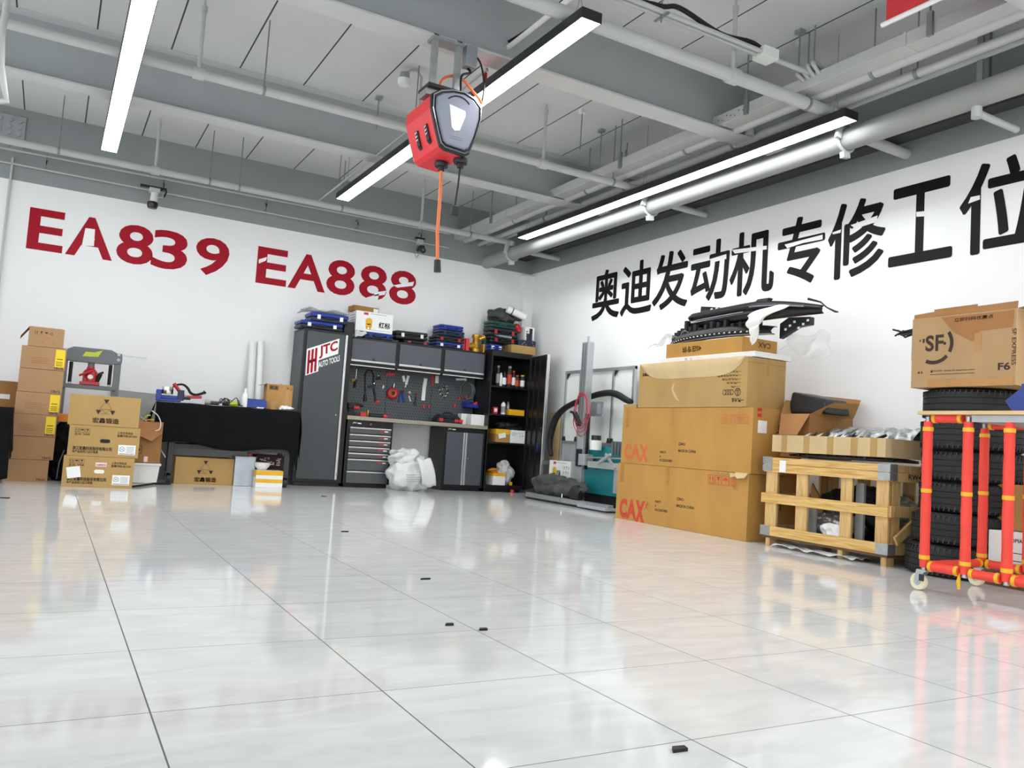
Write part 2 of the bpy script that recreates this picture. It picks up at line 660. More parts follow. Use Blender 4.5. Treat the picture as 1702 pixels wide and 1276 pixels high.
pipe_run('pale sprinkler pipe along the back wall, farthest of the three crossing the ceiling', 9.7, 3.575, -7, 5.42, .038, (.68, 4.01), (-.3, 1.28, 1.62, 2.9, 4.75))
pipe_run('pale sprinkler pipe crossing mid ceiling behind the hanging red reel', 6.58, 3.575, -7, 5.42, .038, (.68, 4.02), (1.21, 2.6, 4.9))
pipe_run('pale sprinkler pipe nearest the camera, above the ends of two strip lamps', 4.03, 3.6, -7, 5.42, .05, (4.14,), (2.0, 4.95))

# main pipe along the right wall with stubs and clamps
t = thing('main_pipe', 'thick pale main pipe running along the top of the right wall', 'pipe', (5.44, 0, 3.42))
MB().cyl((0, -9, 0), (0, YB, 0), .092, n=32).build('pipe', 'duct_paint', t, smooth=40)
for y, r in ((9.7, .038), (6.58, .038), (4.03, .05)):
    MB().cyl((0, y, .07), (XR - 5.44, y, .06), r * .9, n=20).build('branch_stub', 'pipe_paint', t, smooth=40)
    c = MB()
    c.tube([(.104 * math.cos(k), y, .104 * math.sin(k)) for k in [x * PI / 12 for x in range(24)]], .013, 8, True)
    c.cyl((-.03, y, .1), (-.03, y, .17), .05, n=16)
    c.bar((-.13, y - .02, -.02), (-.1, y - .02, .14), .03, .05).bar((-.05, y, -.14), (.03, y, -.13), .04, .05)
    c.build('pipe_clamp', 'pipe_paint', t, smooth=40)
for y in (8.3, 5.3, 2.9):
    MB().box(-.012, .012, y - .02, y + .02, .08, .78).build('support_hanger', 'rod_steel', t)
y = FX(1680, 115, 5.44).y
MB().cyl((0, 2.92, .05), (0, 2.92, -.13), .034, n=16).cyl((0, 2.92, -.13), (.5, 2.92, -.13), .026, n=16).lathe([(.0, -.17), (.036, -.17), (.036, -.09), (0, -.09)], (0, 2.92, 0), 16).build('drain_branch', 'pipe_paint', t, smooth=40)

# shadow gap built as dark strip behind the main pipe, by the right wall
t = thing('shadow_strip', 'dark flat strip standing in for the shadow gap between the thick main pipe and the right wall', 'shade', (6.06, 0, 3.55))
MB().box(-.08, .08, -9, YB, 0, .1).build('shade', 'dark_gap', t)
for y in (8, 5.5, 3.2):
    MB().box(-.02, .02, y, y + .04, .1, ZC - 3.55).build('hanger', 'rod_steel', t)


def long_pipe(label, x, z, r, y0, y1, hang):
    t = thing('ceiling_pipe', label, 'pipe', (x, 0, z))
    MB().cyl((0, y0, 0), (0, y1, 0), r, n=20).build('pipe', 'pipe_paint', t, smooth=40)
    for y in hang:
        MB().cyl((0, y, 0), (0, y, ZC - z), .006, n=8).cyl((0, y - .015, 0), (0, y + .015, 0), r + .006, n=20).build('hanger_rod', 'rod_steel', t, smooth=40)
    return t


long_pipe('pale pipe beside the trunking, left of the pipes along the right wall', 5.068, 3.7, .05, -9, YB, (9, 7.3, 5.6, 3.5))
long_pipe('pale pipe above the strip lamp nearest the right wall, second beside the trunking', 5.3, 3.68, .035, -9, YB, (8.6, 6.9, 5.2, 3.3))
long_pipe('thin pale pipe between the strip lamp and the thick main pipe', 5.43, 3.7, .03, -9, YB, (8.8, 7.1, 5.4))

# rectangular trunking
t = thing('cable_trunking', 'pale rectangular cable trunking running overhead towards the right wall corner', 'cable trunking', (4.94, 0, 3.68))
MB().box(-.075, .075, -9, YB, 0, .1).build('channel', 'pipe_paint', t, bevel=.004)
for y in (8.9, 6.9, 5.0, 3.1):
    MB().box(-.08, .08, y - .01, y + .01, -.004, .105).build('joint_strap', 'pipe_paint', t)
for y in (9.3, 7.9, 6.4, 4.6, 2.9):
    MB().cyl((-.09, y, .02), (-.09, y, ZC - 3.68), .007, n=8).box(-.1, -.075, y - .02, y + .02, -.01, .16).build('hanger_rod', 'rod_steel', t)
for k in range(12):
    MB().cyl((-.0765, 4.6 + k * .05, .035 + (k % 3) * .015), (-.074, 4.6 + k * .05, .035 + (k % 3) * .015), .006, n=8).build('knockout_hole', 'dark_gap', t)

# strip lamps
LW, LH = .155, .07


def lamp(label, x, z, y0, y1, wires=True):
    t = thing('strip_lamp', label, 'lamp', (x, y0, z), 0)
    L = y1 - y0
    s = MB().box(-LW / 2, LW / 2, 0, L, .012, LH)
    s.box(-LW / 2, -LW / 2 + .006, 0, L, 0, .012).box(LW / 2 - .006, LW / 2, 0, L, 0, .012).box(-LW / 2 + .006, LW / 2 - .006, 0, .008, 0, .012).box(-LW / 2 + .006, LW / 2 - .006, L - .008, L, 0, .012)
    s.build('housing', 'black_metal', t)
    n = max(1, round(L / 1.2))
    for k in range(n):
        tag(MB().box(-LW / 2 + .006, LW / 2 - .006, .008 + k * (L - .016) / n + .002, .008 + (k + 1) * (L - .016) / n - .002, .002, .013).build('diffuser', 'glow', t), 'glowing white diffuser')
    if wires:
        for y in (.15, L / 2, L - .15):
            MB().cyl((-.04, y, LH), (0, y, LH + .16), .0025, n=6).cyl((.04, y, LH), (0, y, LH + .16), .0025, n=6).cyl((0, y, LH + .16), (0, y, ZC - z), .0025, n=6).build('suspension_wire', 'rod_steel', t)
    return t


lamp('glowing strip lamp on the left, leading out of the top edge', .16, 3.45, 4.1, 8.9)
lamp('glowing strip lamp in the middle, passing behind the hanging red reel', 2.66, 3.45, 3.76, 8.9)
lamp('glowing strip lamp on the right, beside the pipes along the right wall', 5.17, 3.45, 3.77, 8.96)
for x in (2.66, 5.17):  # unseen lamps added to brighten the floor and right wall
    lamp('added strip lamp out of view overhead, brightening the floor and right wall', x, 3.45, -2.7, 2.1)['group'] = 'added strip lamps out of view'

# ================================================================ WALL LETTERS
def letter(body, box, plane, m, label, group, bold, patches=(), cat='wall letter'):
    """box = x0,z0,x1,z1 on the back wall, or y0,z0,y1,z1 (y0 at the left) on the right wall"""
    a0, z0, a1, z1 = box
    o, u = ((a0, YB, z0), (1, 0, 0)) if plane == 'back' else ((XR, a0, z0), (0, -1, 0))
    k = Ink(o, u, (0, 0, 1), .002)
    if plane == 'back':
        k.text(body, 0, 0, z1 - z0, abs(a1 - a0), bold=bold)
    else:                                           # heavy strokes: the glyph laid several times
        e, w_, h_ = .013, abs(a1 - a0), z1 - z0
        for i, (dx, dy) in enumerate(((0, 0), (-1, 0), (1, 0), (0, -1), (0, 1), (-.7, -.7), (.7, -.7), (-.7, .7), (.7, .7))):
            k.lift = .002 + i * .00008
            k.text(body, e + dx * e, e + dy * e, h_ - 2 * e, w_ - 2 * e)
    ob = tag(k.build('wall_letter', m, None), label, cat, group)
    for q in patches:
        pk = Ink(o, u, (0, 0, 1), .0035)
        pts = []
        for p in q:
            w3 = FY(*p, YB) if plane == 'back' else FX(*p, XR)
            pts.append(((w3.x - a0) if plane == 'back' else (a0 - w3.y), w3.z - z0))
        tag(pk.shape(pts).build('peeled_patch', 'white_vinyl', ob), 'white patch where the film has peeled')
    return ob


G1 = 'red letters on the back wall'
zl, zh = 2.593, 3.08
for body, x0, x1, lab, pt in (
        ('E', -.537, -.169, 'large red letter E at the far left start of the back wall sign', ()),
        ('A', -.137, .365, 'large red letter A with a white peeled patch beside its crossbar', (((142, 379), (158, 381), (156, 409), (136, 408)),)),
        ('8', .401, .81, 'large red digit 8 between the patched A and the 3', ()),
        ('3', .794, 1.211, 'large red digit 3 on the back wall', ()),
        ('9', 1.303, 1.714, 'large red digit 9 on the back wall', ()),
        ('E', 2.067, 2.466, 'large red letter E with a white torn strip across its stem', (((430, 431), (444, 427), (442, 433), (430, 438)),)),
        ('A', 2.489, 2.999, 'large red unpatched letter A of the second word', ()),
        ('8', 3.009, 3.41, 'large red digit 8 next to the unpatched A', ()),
        ('8', 3.475, 3.881, 'large red digit 8 with a white torn strip in its lower bowl', (((604, 496), (630, 488), (628, 498), (615, 501)), ((622, 486), (642, 483), (639, 490), (622, 492)))),
        ('8', 3.921, 4.332, 'large red digit 8 ending the sign, white strip across its waist', (((654, 474), (688, 468), (686, 475), (660, 478)),))):
    letter(body, (x0, zl, x1, zh), 'back', 'red_vinyl', lab, G1, .021, pt)


def z7(*q):
    return tuple((960 + a * 742 / 1702, 260 + b * 742 / 1702) for a, b in q)


G2 = 'black characters on the right wall'
for body, y0, y1, z0, z1, lab, pt in (
        ('奥', 8.769, 8.137, 2.449, 3.13, 'black Chinese character 奥 beginning the right wall sign by the corner', ()),
        ('迪', 8.117, 7.475, 2.444, 3.14, 'black Chinese character 迪, second from the corner on the right wall', ()),
        ('发', 7.469, 6.813, 2.444, 3.158, 'black Chinese character 发, third from the corner on the right wall', ()),
        ('动', 6.78, 6.156, 2.46, 3.154, 'black Chinese character 动 with a white peeled strip, over the black bumpers', (z7((503, 392), (568, 372), (568, 390), (512, 405)),)),
        ('机', 6.144, 5.506, 2.453, 3.158, 'black Chinese character 机 with a white strip across its middle', (z7((590, 356), (722, 340), (722, 354), (600, 370)),)),
        ('专', 5.468, 4.876, 2.47, 3.166, 'black Chinese character 专 with a long ragged white peeled strip', (z7((790, 336), (935, 298), (935, 316), (860, 330), (800, 350)),)),
        ('修', 4.841, 4.213, 2.455, 3.19, 'black Chinese character 修 with white peeled patches on both halves', (z7((972, 290), (1006, 278), (1003, 291), (974, 297)), z7((1042, 262), (1145, 225), (1140, 250), (1060, 275)))),
        ('工', 4.179, 3.582, 2.485, 3.189, 'black Chinese character 工 with a small white patch on its stem', (z7((1292, 212), (1328, 208), (1328, 228), (1293, 230)),)),
        ('位', 3.53, 2.86, 2.47, 3.22, 'black Chinese character 位 cut by the right edge of the picture', (z7((1500, 155), (1535, 148), (1535, 164), (1490, 180)),))):
    letter(body, (y0, z0, y1, z1), 'right', 'black_vinyl', lab, G2, .017, pt)


# ================================================================ CARTONS
def carton(label, x, y, z, w, d, h, m, rz=0., name='carton', cat='carton', group=None, tape=None, seam=True):
    t = thing(name, label, cat, (x, y, z), rz, group)
    MB().box(-w / 2, w / 2, -d / 2, d / 2, 0, h).build('body', m, t, bevel=.004)
    if seam:
        MB().box(-w / 2 + .01, w / 2 - .01, -.0015, .0015, h, h + .0012).build('flap_seam', 'print_dark', t)
    if tape:
        e = .0009
        for s in (-1, 1):
            MB().box(-.03, .03, min(s * d / 2, s * (d / 2 + e)), max(s * d / 2, s * (d / 2 + e)), h - .09, h).build('tape', tape, t)
        MB().box(-.03, .03, -d / 2, d / 2, h, h + e).build('tape', tape, t)
    return t


def front(w, d, x0=0, z0=0, lift=.0012):
    return Ink((-w / 2 + x0, -d / 2, z0), (1, 0, 0), (0, 0, 1), lift)


def right(w, d, y0=0, z0=0, lift=.0012):
    return Ink((w / 2, -d / 2 + y0, z0), (0, 1, 0), (0, 0, 1), lift)


def icons(k, x, y, s, kinds='auga', frame=True):
    """transport symbols: a arrows, u umbrella, g glass, r recycle, b box"""
    for c in kinds:
        if frame:
            k.frame(x, y, x + s * .92, y + s, s * .05)
        cx = x + s * .46
        if c == 'a':
            for q in (-.2, .2):
                k.rect(cx + (q - .045) * s, y + .2 * s, cx + (q + .045) * s, y + .65 * s)
                k.shape([(cx + (q - .13) * s, y + .62 * s), (cx + (q + .13) * s, y + .62 * s), (cx + q * s, y + .85 * s)])
            k.rect(cx - .32 * s, y + .1 * s, cx + .32 * s, y + .16 * s)
        elif c == 'u':
            k.shape([(cx + .33 * s * math.cos(i * PI / 10), y + (.5 + .3 * math.sin(i * PI / 10)) * s) for i in range(11)])
            k.rect(cx - .025 * s, y + .15 * s, cx + .025 * s, y + .5 * s)
        elif c == 'g':
            k.shape([(cx - .22 * s, y + .85 * s), (cx - .06 * s, y + .45 * s), (cx + .06 * s, y + .45 * s), (cx + .22 * s, y + .85 * s)])
            k.rect(cx - .03 * s, y + .2 * s, cx + .03 * s, y + .46 * s).rect(cx - .16 * s, y + .14 * s, cx + .16 * s, y + .2 * s)
        elif c == 'r':
            for q in range(3):
                k.arc(cx, y + .5 * s, .2 * s, .32 * s, q * 120 + 10, q * 120 + 95, 6)
        elif c == 'b':
            k.frame(cx - .2 * s, y + .15 * s, cx + .2 * s, y + .55 * s, .06 * s).rect(cx - .3 * s, y + .65 * s, cx + .3 * s, y + .72 * s)
        x += s * 1.02
    return k


def crossed(k, cx, cy, r):
    k.arc(cx, cy, r * .82, r).line((cx - r * .6, cy - r * .5), (cx + r * .6, cy + r * .5), r * .16).line((cx - r * .6, cy + r * .5), (cx + r * .6, cy - r * .5), r * .16)
    return k


# ================================================================ TOOL CABINETS along the back wall
YF = 9.95
# tall locker with the logo
t = thing('steel_locker', 'tall grey steel locker with closed door and red and white logo', 'locker', (2.95, 10.22, 0))
m = MB().box(-.32, .32, -.25, .27, .05, 2.02).box(-.3, .3, -.22, .25, 0, .05)
m.build('body', 'locker_black', t, bevel=.004)
MB().box(-.322, -.318, -.22, .24, .08, 1.99).build('side_panel', 'locker_grey', t)
d = MB().box(-.285, .215, -.272, -.25, .09, 1.985).build('door', 'locker_grey', t, bevel=.005)
MB().box(.218, .248, -.285, -.25, .09, 1.985).build('handle_strip', 'brushed_steel', d, bevel=.004)
MB().cyl((.17, -.272, .93), (.17, -.278, .93), .011).build('lock', 'chrome', d, smooth=40)
MB().cyl((.235, -.27, .17), (.235, -.3, .17), .012).build('door_stop', 'chrome', t, smooth=40)
L0 = FY(509, 622, 9.948)
ang = math.radians(24)
lo = (L0.x - 2.95, -.2725, L0.z)
kx = Ink(lo, (math.cos(ang), 0, math.sin(ang)), (-.06, 0, 1), .001)
kx.w = Vector((-.06, 0, 1))
kx.shape([(-.012, -.012), (.165, -.012), (.165, .13), (.44, .13), (.455, .325), (.0, .325)])
kx.build('logo_backing', 'white_vinyl', d)
kx = Ink(lo, (math.cos(ang), 0, math.sin(ang)), (-.06, 0, 1), .002)
kx.w = Vector((-.06, 0, 1))
for i in range(3):
    kx.shape([(i * .05 + .004, 0), (i * .05 + .036, 0), (i * .05 + .048, .3), (i * .05 + .016, .3)])
kx.rect(.03, .13, .07, .17).rect(.085, .13, .12, .17)
kx.text('JTC', .172, .145, .165, .26, bold=.035)
kx.build('logo_mark', 'red_vinyl', d)
kx = Ink(lo, (math.cos(ang), 0, math.sin(ang)), (-.06, 0, 1), .002)
kx.w = Vector((-.06, 0, 1))
kx.text('AUTO TOOLS', .165, .03, .075, .3, bold=.022).build('logo_lettering', 'white_vinyl', d)

# drawer cabinet
t = thing('drawer_cabinet', 'black drawer cabinet with seven grey drawers under the left end of the worktop', 'drawer cabinet', (3.61, 10.2, 0))
MB().box(-.32, .32, -.24, .25, .05, .885).box(-.3, .3, -.2, .22, 0, .05).build('body', 'locker_black', t, bevel=.004)
ze = [.80, .708, .626, .544, .462, .382, .222, .054]
for i in range(7):
    dr = MB().box(-.285, .285, -.262, -.24, ze[i + 1] + .006, ze[i] - .022).build('drawer', 'drawer_grey', t, bevel=.004)
    MB().box(-.285, .285, -.274, -.24, ze[i] - .026, ze[i] - .008).build('handle', 'brushed_steel', dr, bevel=.003)
    if i < 6:
        k = Ink((.13, -.263, ze[i] - .052), (1, 0, 0), (0, 0, 1))
        k.rect(0, 0, .06, .016).build('badge', 'red_plastic', dr)
        Ink((.195, -.263, ze[i] - .052), (1, 0, 0), (0, 0, 1)).rect(0, 0, .05, .014).build('badge', 'white_vinyl', dr)
Ink((-.25, -.24, .835), (1, 0, 0), (0, 0, 1)).text('JTC', 0, 0, .022, .055, bold=.03, slant=.3).rect(.07, .002, .12, .016).build('maker_plate', 'white_vinyl', t)
MB().cyl((0, -.24, .843), (0, -.247, .843), .011).build('lock', 'chrome', t, smooth=40)

# base cabinet
t = thing('base_cabinet', 'low black cabinet with two grey doors under the right end of the worktop', 'cabinet', (5.015, 10.2, 0))
MB().box(-.325, .325, -.24, .25, .05, .885).box(-.3, .3, -.2, .22, 0, .05).build('body', 'locker_black', t, bevel=.004)
for s in (-1, 1):
    d = MB().box(min(s * .035, s * .285), max(s * .035, s * .285), -.258, -.24, .085, .82).build('door', 'cabinet_grey', t, bevel=.004)
    MB().box(min(s * .004, s * .032), max(s * .004, s * .032), -.272, -.24, .085, .82).build('handle', 'brushed_steel', d, bevel=.003)
    if s > 0:
        MB().cyl((.06, -.258, .46), (.06, -.264, .46), .01).build('lock', 'chrome', d, smooth=40)
Ink((-.27, -.24, .845), (1, 0, 0), (0, 0, 1)).text('JTC', 0, 0, .022, .055, bold=.03, slant=.3).rect(.07, .002, .12, .016).build('maker_plate', 'white_vinyl', t)

# worktop and perforated panels
tag(MB().box(3.275, 5.355, 9.93, 10.44, .886, .938).build('worktop', 'steel_top', bevel=.004), 'long metal edged worktop spanning the drawer cabinet and the low cabinet', 'worktop')
for i, lab in enumerate(('left perforated tool panel behind the hung hose and wrench', 'middle perforated tool panel behind the red tape roll', 'right perforated tool panel behind the chain and coiled wire')):
    o = MB().box(0, .685, 0, .02, 0, .69).build('pegboard', 'peg', loc=(3.285 + i * .69, 10.44, .94))
    tag(o, lab, 'pegboard', 'perforated panels over the worktop')

# wall cabinets
edges = (3.285, 3.97, 4.655, 5.345)
for i, lab in enumerate(('wall cabinet next to the tall locker, below the white mascot carton', 'middle wall cabinet with a flap door, below the dark tool case', 'right wall cabinet with a flap door, below the blue case stack')):
    w = edges[i + 1] - edges[i]
    t = thing('wall_cabinet', lab, 'wall cabinet', ((edges[i] + edges[i + 1]) / 2, 10.3, 1.63), 0, 'wall cabinets over the worktop')
    MB().box(-w / 2, w / 2, -.18, .2, 0, .375).build('body', 'locker_black', t, bevel=.004)
    d = MB().box(-w / 2 + .03, w / 2 - .03, -.2, -.18, .07, .345).build('flap_door', 'cabinet_grey', t, bevel=.004)
    MB().box(-w / 2 + .03, w / 2 - .03, -.212, -.18, .04, .068).build('handle_strip', 'brushed_steel', d, bevel=.003)
    MB().cyl((0, -.2, .095), (0, -.212, .095), .011).bar((0, -.21, .095), (.02, -.22, .07), .01, .012).build('key', 'black_metal', d)
    MB().box(-w / 2 + .02, w / 2 - .02, -.184, -.17, -.014, .0).build('light_rail', 'brushed_steel', t)

# open tall locker
t = thing('steel_locker', 'tall dark locker with its door standing open, shelves full of bottles', 'locker', (5.69, 10.22, 0))
m = MB()
m.box(-.33, -.31, -.27, .27, .05, 2.04).box(.31, .33, -.27, .27, .05, 2.04).box(-.31, .31, .25, .27, .05, 2.04).box(-.31, .31, -.27, .25, 1.96, 2.04).box(-.31, .31, -.27, .25, .05, .1).box(-.3, .3, -.22, .25, 0, .05)
m.build('body', 'locker_black', t, bevel=.003)
SH = [FY(845, 480 + q * .2744, 9.95).z for q in (592, 762, 932)]
for z in SH:
    MB().box(-.308, .308, -.255, .248, z - .025, z).build('shelf', 'locker_black', t, bevel=.002)
hx, hy = .33, -.27
d = MB().box(-.61, 0, -.03, 0, .03, 2.0).build('door', 'locker_black', t, bevel=.004)
d.location = (hx, hy, 0)
d.rotation_euler = (0, 0, math.radians(80))
MB().box(-.58, -.03, -.001, .004, .07, 1.96).box(-.4, -.37, .004, .02, .07, 1.96).box(-.2, -.17, .004, .02, .07, 1.96).build('inner_panel', 'locker_black', d)
MB().box(-.632, -.606, -.045, .0, .03, 2.0).build('handle_strip', 'brushed_steel', d, bevel=.003)
MB().cyl((-.55, .004, .95), (-.55, .012, .95), .012).build('lock', 'chrome', d, smooth=40)
MB().box(-.5, -.42, .004, .006, .62, .74).build('sticker', 'blue_plastic', d)


# ---- small things inside the open locker
def bottle(label, x, y, z, r, h, m, cap, capr=.5, group='bottles in the open locker', neck=.72, lab=None, name='bottle', cat='bottle'):
    t = thing(name, label, cat, (x, y, z), 0, group)
    MB().lathe([(r * .94, 0), (r, .006), (r, h * neck), (r * .9, h * (neck + .06)), (r * capr, h * (neck + .16)), (r * capr, h * .92)], (0, 0, 0), 20).build('body', m, t, smooth=40)
    MB().lathe([(r * capr * 1.12, h * .9), (r * capr * 1.12, h), (r * capr * .9, h)], (0, 0, 0), 20).build('cap', cap, t, smooth=40)
    if lab:
        MB().lathe([(r * 1.01, h * .15), (r * 1.01, h * .6)], (0, 0, 0), 20).build('paper_label', lab, t, smooth=40)
    return t


def px_w(px, py, y):                              # x of a pixel on a vertical plane
    return FY(px, py, y).x


z1, z2, z3 = SH
yb = 10.06
for px, r, h, m_, c_, cr, lb, lab in (
        (827, .03, .3, 'dark_plastic', 'grey_tape', .6, 'ink_grey', 'tall dark bottle with a grey cap, leftmost on the upper locker shelf'),
        (832, .026, .2, 'label_white', 'white_paint', .5, None, 'short white spray bottle on the upper locker shelf'),
        (838, .03, .22, 'black_metal', 'dark_plastic', .5, 'label_white', 'black can with a white label between the white bottle and the tall red can'),
        (846, .036, .31, 'print_dark', 'grey_tape', .6, 'print_red', 'tall can with red label and grey cap, middle of the upper locker shelf'),
        (853, .03, .25, 'dark_plastic', 'red_plastic', .55, 'label_white', 'slim dark can with red cap right of the tall grey-capped can'),
        (859, .036, .19, 'print_dark', 'red_plastic', .7, 'print_red', 'squat red labelled can beside the yellow-capped bottle'),
        (868, .036, .2, 'print_dark', 'lime', .75, 'label_white', 'bottle with a bright yellow cap, rightmost on the upper locker shelf')):
    bottle(lab, px_w(px, 635, yb), yb, z1, r, h, m_, 'yellow_tape' if c_ == 'lime' else c_, cr, lab and lb and 'bottles in the open locker' or 'bottles in the open locker', lab=lb)
t = carton('small red box on the middle locker shelf', px_w(822, 682, yb), yb, z2, .07, .07, .1, 'red_plastic', name='small_box', cat='box', seam=False)
Ink((-.025, -.035, .03), (1, 0, 0), (0, 0, 1)).rect(0, 0, .05, .05).build('box_label', 'label_white', t)
bottle('white bottle with a black cap on the middle locker shelf', px_w(836, 684, yb), yb, z2, .035, .2, 'label_white', 'black_metal', .5, lab='ink_grey')
bottle('clear grey bottle behind the yellow tray on the middle locker shelf', px_w(844, 680, 10.2), 10.2, z2, .03, .2, 'tin', 'grey_tape', .5)
t = thing('parts_tray', 'yellow plastic tray on the middle locker shelf', 'tray', (px_w(855, 684, yb) , yb, z2))
MB().box(-.13, .13, -.07, .07, 0, .012).box(-.13, .13, -.07, -.062, .012, .085).box(-.13, .13, .062, .07, .012, .085).box(-.13, -.122, -.062, .062, .012, .085).box(.122, .13, -.062, .062, .012, .085).build('tray', 'yellow_tape', t, bevel=.003)


def crease(o, amount, size):
    key = 'folds%g' % size
    tx = bpy.data.textures.get(key) or bpy.data.textures.new(key, 'VORONOI' if size > .05 else 'CLOUDS')
    tx.noise_scale = size
    k = o.modifiers.new('folds', 'DISPLACE')
    k.texture = tx
    k.strength = amount
    k.mid_level = .5
    k.texture_coords = 'LOCAL'


def lump(name, label, cat, c, size, m, seed=1, amp=.18, nu=28, nv=16, group=None, kind=None, freq=3.0, parent=None, crumple=0., csize=.08):
    """soft crumpled body, flattened underneath"""
    rr = random.Random(seed)
    ph = [(rr.uniform(0, 6.3), rr.uniform(1, freq), rr.uniform(1, freq)) for _ in range(7)]
    mb = MB()
    v, f = [], []
    for j in range(nv + 1):
        th = PI * j / nv
        for i in range(nu):
            a = 2 * PI * i / nu
            q = 1 + amp * sum(math.sin(p + round(k1) * a + k2 * 2 * th) for p, k1, k2 in ph) / 3 * math.sin(th)
            x, y, z = math.sin(th) * math.cos(a) * q, math.sin(th) * math.sin(a) * q, math.cos(th) * (1 + (q - 1) * .6)
            v.append((x * size[0] / 2, y * size[1] / 2, max(0, (z * .5 + .5) * size[2] * 1.06 - size[2] * .06)))
    for j in range(nv):
        f += [(j * nu + i, j * nu + (i + 1) % nu, (j + 1) * nu + (i + 1) % nu, (j + 1) * nu + i) for i in range(nu)]
    mb.raw(v, f)
    o = mb.build(name, m, parent, smooth=180, sub=1 if not crumple else 2, loc=c)
    if crumple:
        crease(o, crumple, csize)
    if label:
        tag(o, label, cat, group, kind)
    return o


lump('plastic_bag', 'black plastic bag lying on the third locker shelf above the yellow carton', 'bag', (px_w(845, 712, 10.1), 10.1, z3 + .19), (.44, .26, .11), 'black_rubber', 4, .2, crumple=.04, csize=.06)
t = carton('yellow and brown carton with a white sticker on the third locker shelf', px_w(828, 730, 10.1), 10.1, z3, .225, .26, .19, 'carton_c')
MB().box(-.114, .114, -.132, .132, .12, .191).build('lid', 'yellow_tape', t)
Ink((-.06, -.133, .05), (1, 0, .25), (-.25, 0, 1), .002).rect(0, 0, .12, .07).build('sticker', 'label_white', t)
t = carton('white printed carton beside the yellow one on the third locker shelf', px_w(853, 730, 10.1), 10.1, z3, .25, .26, .19, 'label_white')
k = icons(front(.25, .26), .14, .08, .045, 'bu', False)
icons(k, .13, .13, .03, 'gar', False).rect(.02, .15, .1, .156).rect(.02, .13, .11, .136).rect(.02, .11, .09, .116)
k.build('printing', 'ink_grey', t)
t = carton('white box with yellow rim at the bottom of the open locker', px_w(823, 797, 10.08), 10.08, .1, .2, .24, .17, 'label_white', seam=False)
MB().box(-.102, .102, -.122, .122, .13, .172).build('rim', 'yellow_tape', t)
lump('coiled_hose', 'orange coiled wire bundle on the white box in the locker', 'wire', (px_w(820, 777, 10.08), 10.08, .272), (.16, .14, .07), 'orange_plastic', 9, .3)
lump('plastic_bag', 'clear greenish plastic bag slumped at the bottom of the open locker', 'bag', (px_w(836, 790, 10.15), 10.13, .1), (.26, .24, .36), 'film', 5, .2, crumple=.05, csize=.07)
tag(MB().box(-.02, .02, -.02, .02, 0, .05).build('yellow_stopper', 'yellow_tape', None, bevel=.006, loc=(px_w(851, 793, 10.0), 10.03, .1)), 'small yellow stopper beside the bag in the open locker', 'stopper')


# ---- tools on the perforated panels
YP = 10.44


def pegged(px, py):
    return FY(px, py, YP - .02)


def pz(x, y):                                     # pixel of the panel zoom
    return 570 + x * 250 / 1702, 600 + y * 120 / 817


def pts(*q, y=YP - .005):
    return [FY(*pz(*p), y) for p in q]


def tool(name, label, cat, pieces, group=None):
    """pieces: (part, material, MB); a tool hung on the panel"""
    if len(pieces) == 1:
        return tag(pieces[0][2].build(name, pieces[0][1], smooth=40), label, cat, group)
    c = Vector(pieces[0][2].v[0])
    t = thing(name, label, cat, c, 0, group)
    for pn, mm, mb in pieces:
        mb.v = [tuple(Vector(p) - c) for p in mb.v]
        mb.build(pn, mm, t, smooth=40)
    return t


a = pts((155, 90), (145, 205), (130, 300), (95, 222), (150, 205))
tool('hammer', 'small wooden hammer hung at the far left of the tool panels', 'hammer', [
    ('rod', 'chrome', MB().cyl(a[0], a[1], .006)), ('handle', 'black_rubber', MB().cyl(a[1], a[2], .017, .02)), ('head', 'carton_c', MB().bar(a[3], a[4], .03, .03))])
a = pts((250, 380), (252, 150), (275, 105), (320, 105), (345, 150), (345, 260))
tool('air_hose', 'black hose hung in a loop on the left tool panel', 'hose', [('hose', 'black_rubber', MB().tube(a, .011, 8)), ('nozzle', 'dark_plastic', MB().cyl(*pts((250, 380), (252, 450)), .02, .03))])
a = pts((345, 260), (370, 460), (280, 290), (350, 290))
tool('ratchet_wrench', 'black wrench hung beside the looped hose', 'wrench', [('shaft', 'black_metal', MB().cyl(a[0], a[1], .018, .014)), ('jaw', 'black_metal', MB().bar(a[2], a[3], .03, .04)), ('knob', 'chrome', MB().cyl(*pts((352, 245), (352, 262)), .014)), ('tip', 'red_plastic', MB().bar(*pts((360, 462), (415, 455)), .02, .03))])
a = pts((400, 175), (370, 205), (420, 205), (400, 160))
tool('clamp', 'small black clamp high on the left tool panel', 'clamp', [('frame', 'black_metal', MB().bar(a[0], a[1], .02, .02).bar(a[0], a[2], .02, .02).bar(a[1], a[2], .02, .02)), ('screw', 'chrome', MB().cyl(a[3], a[0], .006))])
a = pts((460, 275), (450, 310), (445, 265), (470, 270))
tool('gauge_hook', 'little white hook on the left tool panel', 'hook', [('hook', 'white_paint', MB().bar(a[0], a[1], .018, .018)), ('peg', 'red_plastic', MB().bar(a[2], a[3], .012, .012))])
tool('tape_hook', 'red bracket at the top of the middle tool panel', 'hook', [('bracket', 'red_plastic', MB().bar(*pts((480, 152), (585, 148)), .03, .03)), ('peg', 'red_plastic', MB().bar(*pts((520, 120), (535, 148)), .02, .02))])
c = FY(*pz(562, 365), YP - .027)
t = thing('tape_roll', 'round red roll of tape hung on the middle tool panel', 'tape roll', c)
MB().tube([(.055 * math.cos(i * PI / 16), 0, .055 * math.sin(i * PI / 16)) for i in range(32)], .03, 10, True).build('roll', 'jack_red', t, smooth=60)
MB().tube([(.036 * math.cos(i * PI / 16), -.022, .036 * math.sin(i * PI / 16)) for i in range(32)], .004, 8, True).build('core', 'gold', t, smooth=60)
